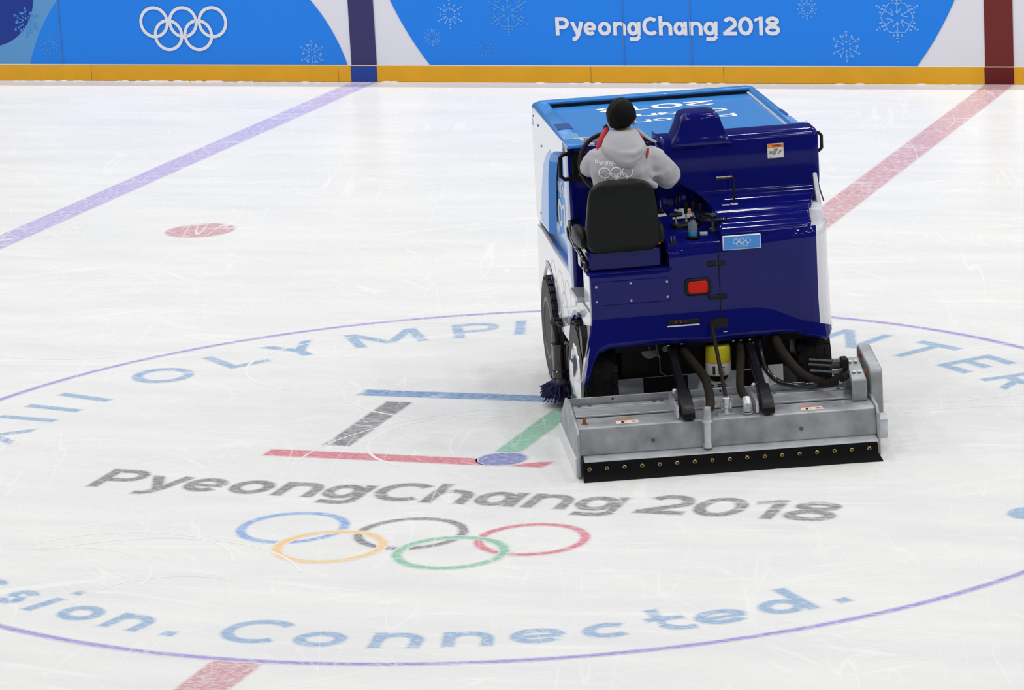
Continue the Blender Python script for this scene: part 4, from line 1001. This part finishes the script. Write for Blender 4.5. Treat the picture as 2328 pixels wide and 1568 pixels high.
#PERSON#
# ------------------------------------------------------------------ water bottle standing in the cup holder
bz = 1.364
bot = empty('water_bottle', tuple(MW @ Vector((-.03, 1.0, bz))), ANG, 'small clear water bottle with teal label standing on the navy console', 'bottle')
MB().lathe([(.001, 0), (.029, 0), (.031, .006), (.031, .075), (.028, .092), (.014, .112), (.0135, .12)], (0, 0, 0), 'z', 24).build('bottle_body', M['pet'], bot, smooth=True)
MB().lathe([(.0315, .008), (.0315, .034)], (0, 0, 0), 'z', 24).build('label_band', M['cyan'], bot, smooth=True, label='teal paper label')
MB().lathe([(.016, .118), (.016, .134), (.001, .135)], (0, 0, 0), 'z', 18).build('cap', M['black'], bot, smooth=True, label='dark cap')

# ------------------------------------------------------------------ driver (built in the machine's frame)
pers = empty('person', tuple(MW @ Vector((-.47, 1.12, 1.43))), ANG, 'driver seen from behind in grey hooded jacket seated on the black seat', 'person')
PO = Vector((-.47, 1.12, 1.43))
def skinned(name, joints, edges, m, sub=2, mods=None, root=0, extra=None, voxel=.012, smooth_it=4, parent=None):
    me = bpy.data.meshes.new(name); me.from_pydata([tuple(Vector(j[0])-PO) for j in joints], edges, [])
    o = bpy.data.objects.new(name, me); COL.objects.link(o)
    md = o.modifiers.new('Skin', 'SKIN'); md.use_smooth_shade = True
    for v, j in zip(me.skin_vertices[0].data, joints):
        r = j[1]; v.radius = (r, r) if not isinstance(r, tuple) else r; v.use_root = False
    me.skin_vertices[0].data[root].use_root = True
    sb = o.modifiers.new('Sub', 'SUBSURF'); sb.levels = sub; sb.render_levels = sub
    dg = bpy.context.evaluated_depsgraph_get(); dg.update()
    m1 = bpy.data.meshes.new_from_object(o.evaluated_get(dg))
    bpy.data.objects.remove(o)
    if extra:
        bm = bmesh.new(); bm.from_mesh(m1)
        tmp = extra.mesh('tmp'); tmp.transform(Matrix.Translation(-PO)); bm.from_mesh(tmp); bm.to_mesh(m1); bm.free()
    o = bpy.data.objects.new(name, m1); COL.objects.link(o)
    if voxel:
        rm = o.modifiers.new('Remesh', 'REMESH'); rm.mode = 'VOXEL'; rm.voxel_size = voxel; rm.use_smooth_shade = True
        ss = o.modifiers.new('Smooth', 'SMOOTH'); ss.iterations = smooth_it; ss.factor = .5
        for md in (mods or []): md(o)
        dg = bpy.context.evaluated_depsgraph_get(); dg.update()
        m2 = bpy.data.meshes.new_from_object(o.evaluated_get(dg)); m2.name = name
        bpy.data.objects.remove(o); o = bpy.data.objects.new(name, m2); COL.objects.link(o)
    o.data.materials.clear(); o.data.materials.append(m)
    o.data.polygons.foreach_set('use_smooth', [True]*len(o.data.polygons))
    o.parent = parent or pers
    return o
# body: one continuous skin
HC = Vector((-.458, 1.125, 2.185))       # head centre; looking forward and a little right
J = [((-.47, 1.10, 1.52), .11), ((-.47, 1.10, 1.70), .10), ((-.47, 1.10, 1.86), .11), ((-.47, 1.10, 1.98), .075), ((-.465, 1.11, 2.07), .052), (tuple(HC), .06),
     ((-.65, 1.11, 1.93), .055), ((-.665, 1.25, 1.845), .040), ((-.63, 1.35, 1.83), .030), ((-.605, 1.36, 1.835), .03),
     ((-.285, 1.09, 1.93), .055), ((-.13, 1.14, 1.735), .042), ((-.29, 1.36, 1.74), .030), ((-.36, 1.375, 1.745), .03),
     ((-.57, 1.13, 1.49), .085), ((-.59, 1.40, 1.40), .07), ((-.60, 1.46, 1.05), .05), ((-.60, 1.52, .97), .04),
     ((-.37, 1.13, 1.49), .085), ((-.35, 1.40, 1.40), .07), ((-.34, 1.46, 1.05), .05), ((-.34, 1.52, .97), .04)]
Ed = [(0, 1), (1, 2), (2, 3), (3, 4), (4, 5), (2, 6), (6, 7), (7, 8), (8, 9), (2, 10), (10, 11), (11, 12), (12, 13), (0, 14), (14, 15), (15, 16), (16, 17), (0, 18), (18, 19), (19, 20), (20, 21)]
hd = MB()
rg = []
for i in range(19):       # skull with jaw and face, facing +y
    t = i/18; a = PI*t; z = -.118*math.cos(a); q = max(math.sin(a), .02)
    rg.append([(HC.x+.077*q*math.cos(2*PI*j/24)*(.86+.14*t if t < .5 else 1), HC.y+(.095*q*math.sin(2*PI*j/24)+(.012 if t < .45 else 0)), HC.z+z) for j in range(24)])
hd.loft(rg)
hd.ell((HC.x, HC.y+.098, HC.z-.025), (.014, .022, .024), 10, 8)          # nose
hd.ell((HC.x, HC.y+.085, HC.z-.066), (.026, .012, .008), 10, 6)          # lips
hd.ell((HC.x, HC.y+.074, HC.z-.098), (.028, .022, .02), 10, 6)           # chin
for s in (-1, 1):
    hd.ell((HC.x+s*.034, HC.y+.085, HC.z+.018), (.026, .014, .010), 10, 6)   # brow
    rgx = []
    hd.ell((HC.x+s*.081, HC.y-.012, HC.z-.030), (.012, .022, .034), 12, 8)   # ear
    hd.ell((HC.x+s*.081, HC.y-.018, HC.z-.012), (.010, .018, .024), 10, 6)
def finger_set(w, d, side):
    """closed around the wheel rim: palm plus four bent fingers and a thumb"""
    w = Vector(w)
    hd.ell(w, (.040, .034, .026), 12, 8)
    for i in range(4):
        o_ = Vector((-.030+.020*i, .028, .012 if i in (1, 2) else .006)); L = (.030, .034, .032, .026)[i]
        p0 = w+o_; p1 = p0+Vector((0, L*.7, .012)); p2 = p1+Vector((0, .012, -.020)); p3 = p2+Vector((0, -.018, -.014))
        hd.tube([p0, p1, p2, p3], [.0095, .009, .0085, .0075], 8)
    t0 = w+Vector((side*.032, .008, 0)); hd.tube([t0, t0+Vector((side*.018, .018, .012)), t0+Vector((side*.010, .040, .018))], [.011, .010, .008], 8)
finger_set((-.605, 1.36, 1.835), 1, 1)
finger_set((-.365, 1.375, 1.75), 1, -1)
body_ = skinned('body', J, Ed, M['skin'], sub=1, extra=hd, voxel=.0065, smooth_it=2, root=0)
# eyes set in the face
for s in (-1, 1):
    e = MB().ell(Vector((HC.x+s*.031, HC.y+.083, HC.z+.004))-PO, (.011, .008, .007), 12, 8).build('eye', M['label_white'], pers, smooth=True)
    MB().ell(Vector((HC.x+s*.031, HC.y+.0895, HC.z+.004))-PO, (.005, .003, .005), 10, 6).build('iris', M['label_black'], e, smooth=True)
# hair: thick short cap down to the nape
hr = MB(); rg = []
def hair_r(a, t):
    pass
for i in range(20):
    t = i/19; th = lerp(.02, 2.16, t)      # from the crown downwards
    ring = []
    for j in range(36):
        ph = 2*PI*j/36; fy = math.sin(ph)
        lim = lerp(2.16, 1.02, max(0, min(1, (fy+.10)/.75)))     # higher hairline at the face, above the ears
        if math.cos(ph) > 0: lim = min(lim, 2.16-.42*math.cos(ph)**1.5*(1 if fy > -.55 else .3))
        tt = min(th, lim); q = math.sin(tt)
        wob = 1+.02*math.sin(7*ph+5*tt)+.012*math.sin(13*ph-9*tt)
        tp = 1-(.30 if math.cos(ph) > -.2 else .14)*max(0, tt-1.62)/.55
        ring.append((HC.x+.100*q*math.cos(ph)*wob*tp-PO.x-.006*max(0, tt-1.6), HC.y-.004+.112*q*math.sin(ph)*wob*(tp*.5+.5)-PO.y, HC.z+.004+.124*math.cos(tt)*wob-PO.z))
    rg.append(ring)
hr.loft(rg, cap=True)
ho = hr.build('hair', M['hair'], pers, smooth=True, angle=180, label='short black hair')
# trousers and shoes
J2 = [((-.47, 1.10, 1.52), .13), ((-.57, 1.13, 1.50), .105), ((-.59, 1.40, 1.41), .088), ((-.60, 1.46, 1.05), .062), ((-.37, 1.13, 1.50), .105), ((-.35, 1.40, 1.41), .088), ((-.34, 1.46, 1.05), .062)]
skinned('trousers', J2, [(0, 1), (1, 2), (2, 3), (0, 4), (4, 5), (5, 6)], M['jacket_dark'], sub=1, voxel=.014, smooth_it=3)
for x in (-.60, -.34):
    MB().loft([[(x+rx*math.cos(2*PI*j/14)-PO.x, y-PO.y, .935+h*(.5+.5*math.sin(2*PI*j/14))-PO.z) for j in range(14)] for y, rx, h in ((1.40, .03, .06), (1.43, .042, .10), (1.48, .046, .10), (1.54, .046, .07), (1.585, .03, .045))]).build('shoe', M['black'], pers, smooth=True)
# jacket: torso and sleeves
tor = MB(); rg = []
for z, x, y, rx, ry in ((1.46, -.475, 1.09, .165, .135), (1.55, -.475, 1.09, .185, .145), (1.66, -.475, 1.085, .190, .145), (1.76, -.475, 1.075, .198, .145), (1.85, -.475, 1.07, .215, .14), (1.92, -.475, 1.07, .222, .128), (1.97, -.475, 1.075, .200, .11), (2.01, -.473, 1.085, .150, .092), (2.05, -.47, 1.09, .100, .085), (2.075, -.468, 1.095, .085, .08)):
    rg.append([(x+rx*math.copysign(abs(math.cos(2*PI*j/28))**.85, math.cos(2*PI*j/28)), y+ry*math.copysign(abs(math.sin(2*PI*j/28))**.9, math.sin(2*PI*j/28)), z) for j in range(28)])
tor.loft(rg)
tor.tube([(-.63, 1.09, 1.915), (-.655, 1.15, 1.885), (-.665, 1.24, 1.845), (-.66, 1.30, 1.835), (-.63, 1.355, 1.83)], [.085, .078, .070, .062, .050], 16)
tor.tube([(-.31, 1.08, 1.915), (-.245, 1.09, 1.875), (-.185, 1.105, 1.815), (-.150, 1.13, 1.765), (-.155, 1.18, 1.742), (-.20, 1.26, 1.742), (-.27, 1.335, 1.748)], [.090, .086, .080, .080, .074, .062, .050], 18)
# folds: raised ridges across the sleeve and back
for pts, r in (([(-.205, 1.03, 1.87), (-.155, 1.06, 1.80), (-.10, 1.12, 1.79)], .018), ([(-.30, .985, 1.80), (-.24, 1.02, 1.80), (-.19, 1.06, 1.77)], .016), ([(-.36, .965, 1.775), (-.30, .98, 1.755), (-.26, 1.0, 1.72)], .016),
               ([(-.62, .97, 1.78), (-.52, .945, 1.765), (-.42, .945, 1.78)], .012), ([(-.26, 1.01, 1.86), (-.22, 1.03, 1.83), (-.17, 1.07, 1.83)], .014), ([(-.14, 1.07, 1.72), (-.10, 1.12, 1.745), (-.09, 1.17, 1.78)], .014)):
    tor.tube(pts, r, 8)
def cloth(o):
    tx = bpy.data.textures.new('folds', 'CLOUDS'); tx.noise_scale = .075
    d = o.modifiers.new('Displace', 'DISPLACE'); d.texture = tx; d.strength = .024; d.mid_level = .5
jk = skinned('jacket', [((-.475, 1.09, 1.5), .05), ((-.475, 1.09, 1.6), .05)], [(0, 1)], M['jacket'], sub=1, extra=tor, voxel=.011, smooth_it=5, mods=[cloth])
jk['label'] = 'light grey jacket with white emblem on the back'
# hood lying on the shoulders
hdm = MB(); rg = []
for t, z, x, y, rx, ry in ((0, 1.862, -.455, .950, .020, .015), (1, 1.875, -.457, .948, .040, .028), (2, 1.90, -.460, .950, .072, .042), (3, 1.935, -.463, .962, .110, .060), (4, 1.975, -.466, .985, .145, .080), (5, 2.015, -.468, 1.01, .150, .090), (6, 2.05, -.468, 1.035, .132, .092), (7, 2.08, -.466, 1.055, .112, .088), (8, 2.102, -.464, 1.07, .095, .08), (9, 2.108, -.463, 1.085, .085, .075)):
    rg.append([(x+rx*math.cos(2*PI*j/28)-PO.x, y+ry*math.sin(2*PI*j/28)-PO.y, z+.010*math.sin(2*PI*j/28*3+t)*.5-PO.z) for j in range(28)])
hdm.loft(rg)
hdm.tube([Vector(p)-PO for p in ((-.58, .96, 2.0), (-.50, .918, 1.975), (-.42, .905, 1.972), (-.355, .94, 1.995))], .020, 8)
hdm.tube([Vector(p)-PO for p in ((-.53, .93, 1.93), (-.455, .905, 1.915), (-.38, .93, 1.94))], .014, 8)
hood_ = hdm.mesh('hood'); ho2 = bpy.data.objects.new('hood', hood_); COL.objects.link(ho2)
for tname, a in (('REMESH', 1), ('SMOOTH', 1)):
    md = ho2.modifiers.new(tname, tname)
    if tname == 'REMESH': md.mode = 'VOXEL'; md.voxel_size = .009; md.use_smooth_shade = True
    else: md.iterations = 6
cloth(ho2); ho2.modifiers['Displace'].strength = .010
dg = bpy.context.evaluated_depsgraph_get(); dg.update()
hm = bpy.data.meshes.new_from_object(ho2.evaluated_get(dg)); bpy.data.objects.remove(ho2)
hm.materials.clear(); hm.materials.append(M['jacket']); hm.polygons.foreach_set('use_smooth', [True]*len(hm.polygons))
ho2 = bpy.data.objects.new('hood', hm); COL.objects.link(ho2); ho2.parent = jk
# red lining along the hood opening, collar flaps
def T(pts, r, name, m, par, n=10):
    return MB().tube([Vector(p)-PO for p in pts], r, n).build(name, m, par, smooth=True, angle=60)
T([(-.632, 1.055, 1.985), (-.622, 1.07, 2.015), (-.595, 1.09, 2.055), (-.568, 1.12, 2.09), (-.552, 1.15, 2.115)], [.012, .022, .026, .026, .014], 'hood_lining', M['red_cloth'], jk)
T([(-.405, 1.12, 2.09), (-.372, 1.10, 2.085), (-.345, 1.09, 2.06), (-.318, 1.085, 2.035)], [.014, .022, .020, .010], 'hood_lining', M['red_cloth'], jk)
T([(-.305, .998, 1.985), (-.312, .985, 1.955), (-.325, .972, 1.92)], [.007, .009, .005], 'hood_lining', M['red_cloth'], jk)
T([(-.365, 1.075, 2.105), (-.325, 1.08, 2.065), (-.275, 1.085, 2.025), (-.235, 1.09, 2.005)], [.012, .012, .012, .006], 'collar_edge', M['jacket'], jk)
T([(-.335, 1.085, 2.05), (-.30, 1.085, 2.025), (-.268, 1.085, 2.005)], [.010, .013, .008], 'collar_gap', M['black'], jk)
T([(-.575, 1.13, 2.095), (-.560, 1.15, 2.125), (-.555, 1.16, 2.135)], [.014, .016, .006], 'collar_tip', M['black'], jk)
# white print on the back, wrapped on the cloth
bmj = bmesh.new(); bmj.from_mesh(jk.data); tree = BVHTree.FromBMesh(bmj)
def wrap(polys, name, label):
    mbp = MB()
    for p in polys:
        vs = []
        for x, z in p:
            h = tree.ray_cast(Vector((x, .5, z))-PO, Vector((0, 1, 0)))
            vs.append((h[0]+Vector((0, -.0035, 0))) if h[0] is not None else None)
        if None in vs: continue
        mbp.add(vs, [tuple(range(len(vs)))])
    mbp.build(name, M['print_white'], jk, fixn=False, label=label)
q = []
for cx, cz in ((-.612, 1.848), (-.538, 1.848), (-.462, 1.848), (-.575, 1.812), (-.500, 1.812)):
    q += ribbon(arc(cx, cz, .0345, .0345, 0, 360, 40)[:-1], .0072, True)
wrap(q, 'back_rings', 'white five ring emblem')
q = word(PC, .17)
wrap([[(-.664+x*.0240, 1.903+z*.030) for x, z in p] for p in q], 'back_lettering', 'white words PyeongChang 2018 partly under the hood')
bmj.free()
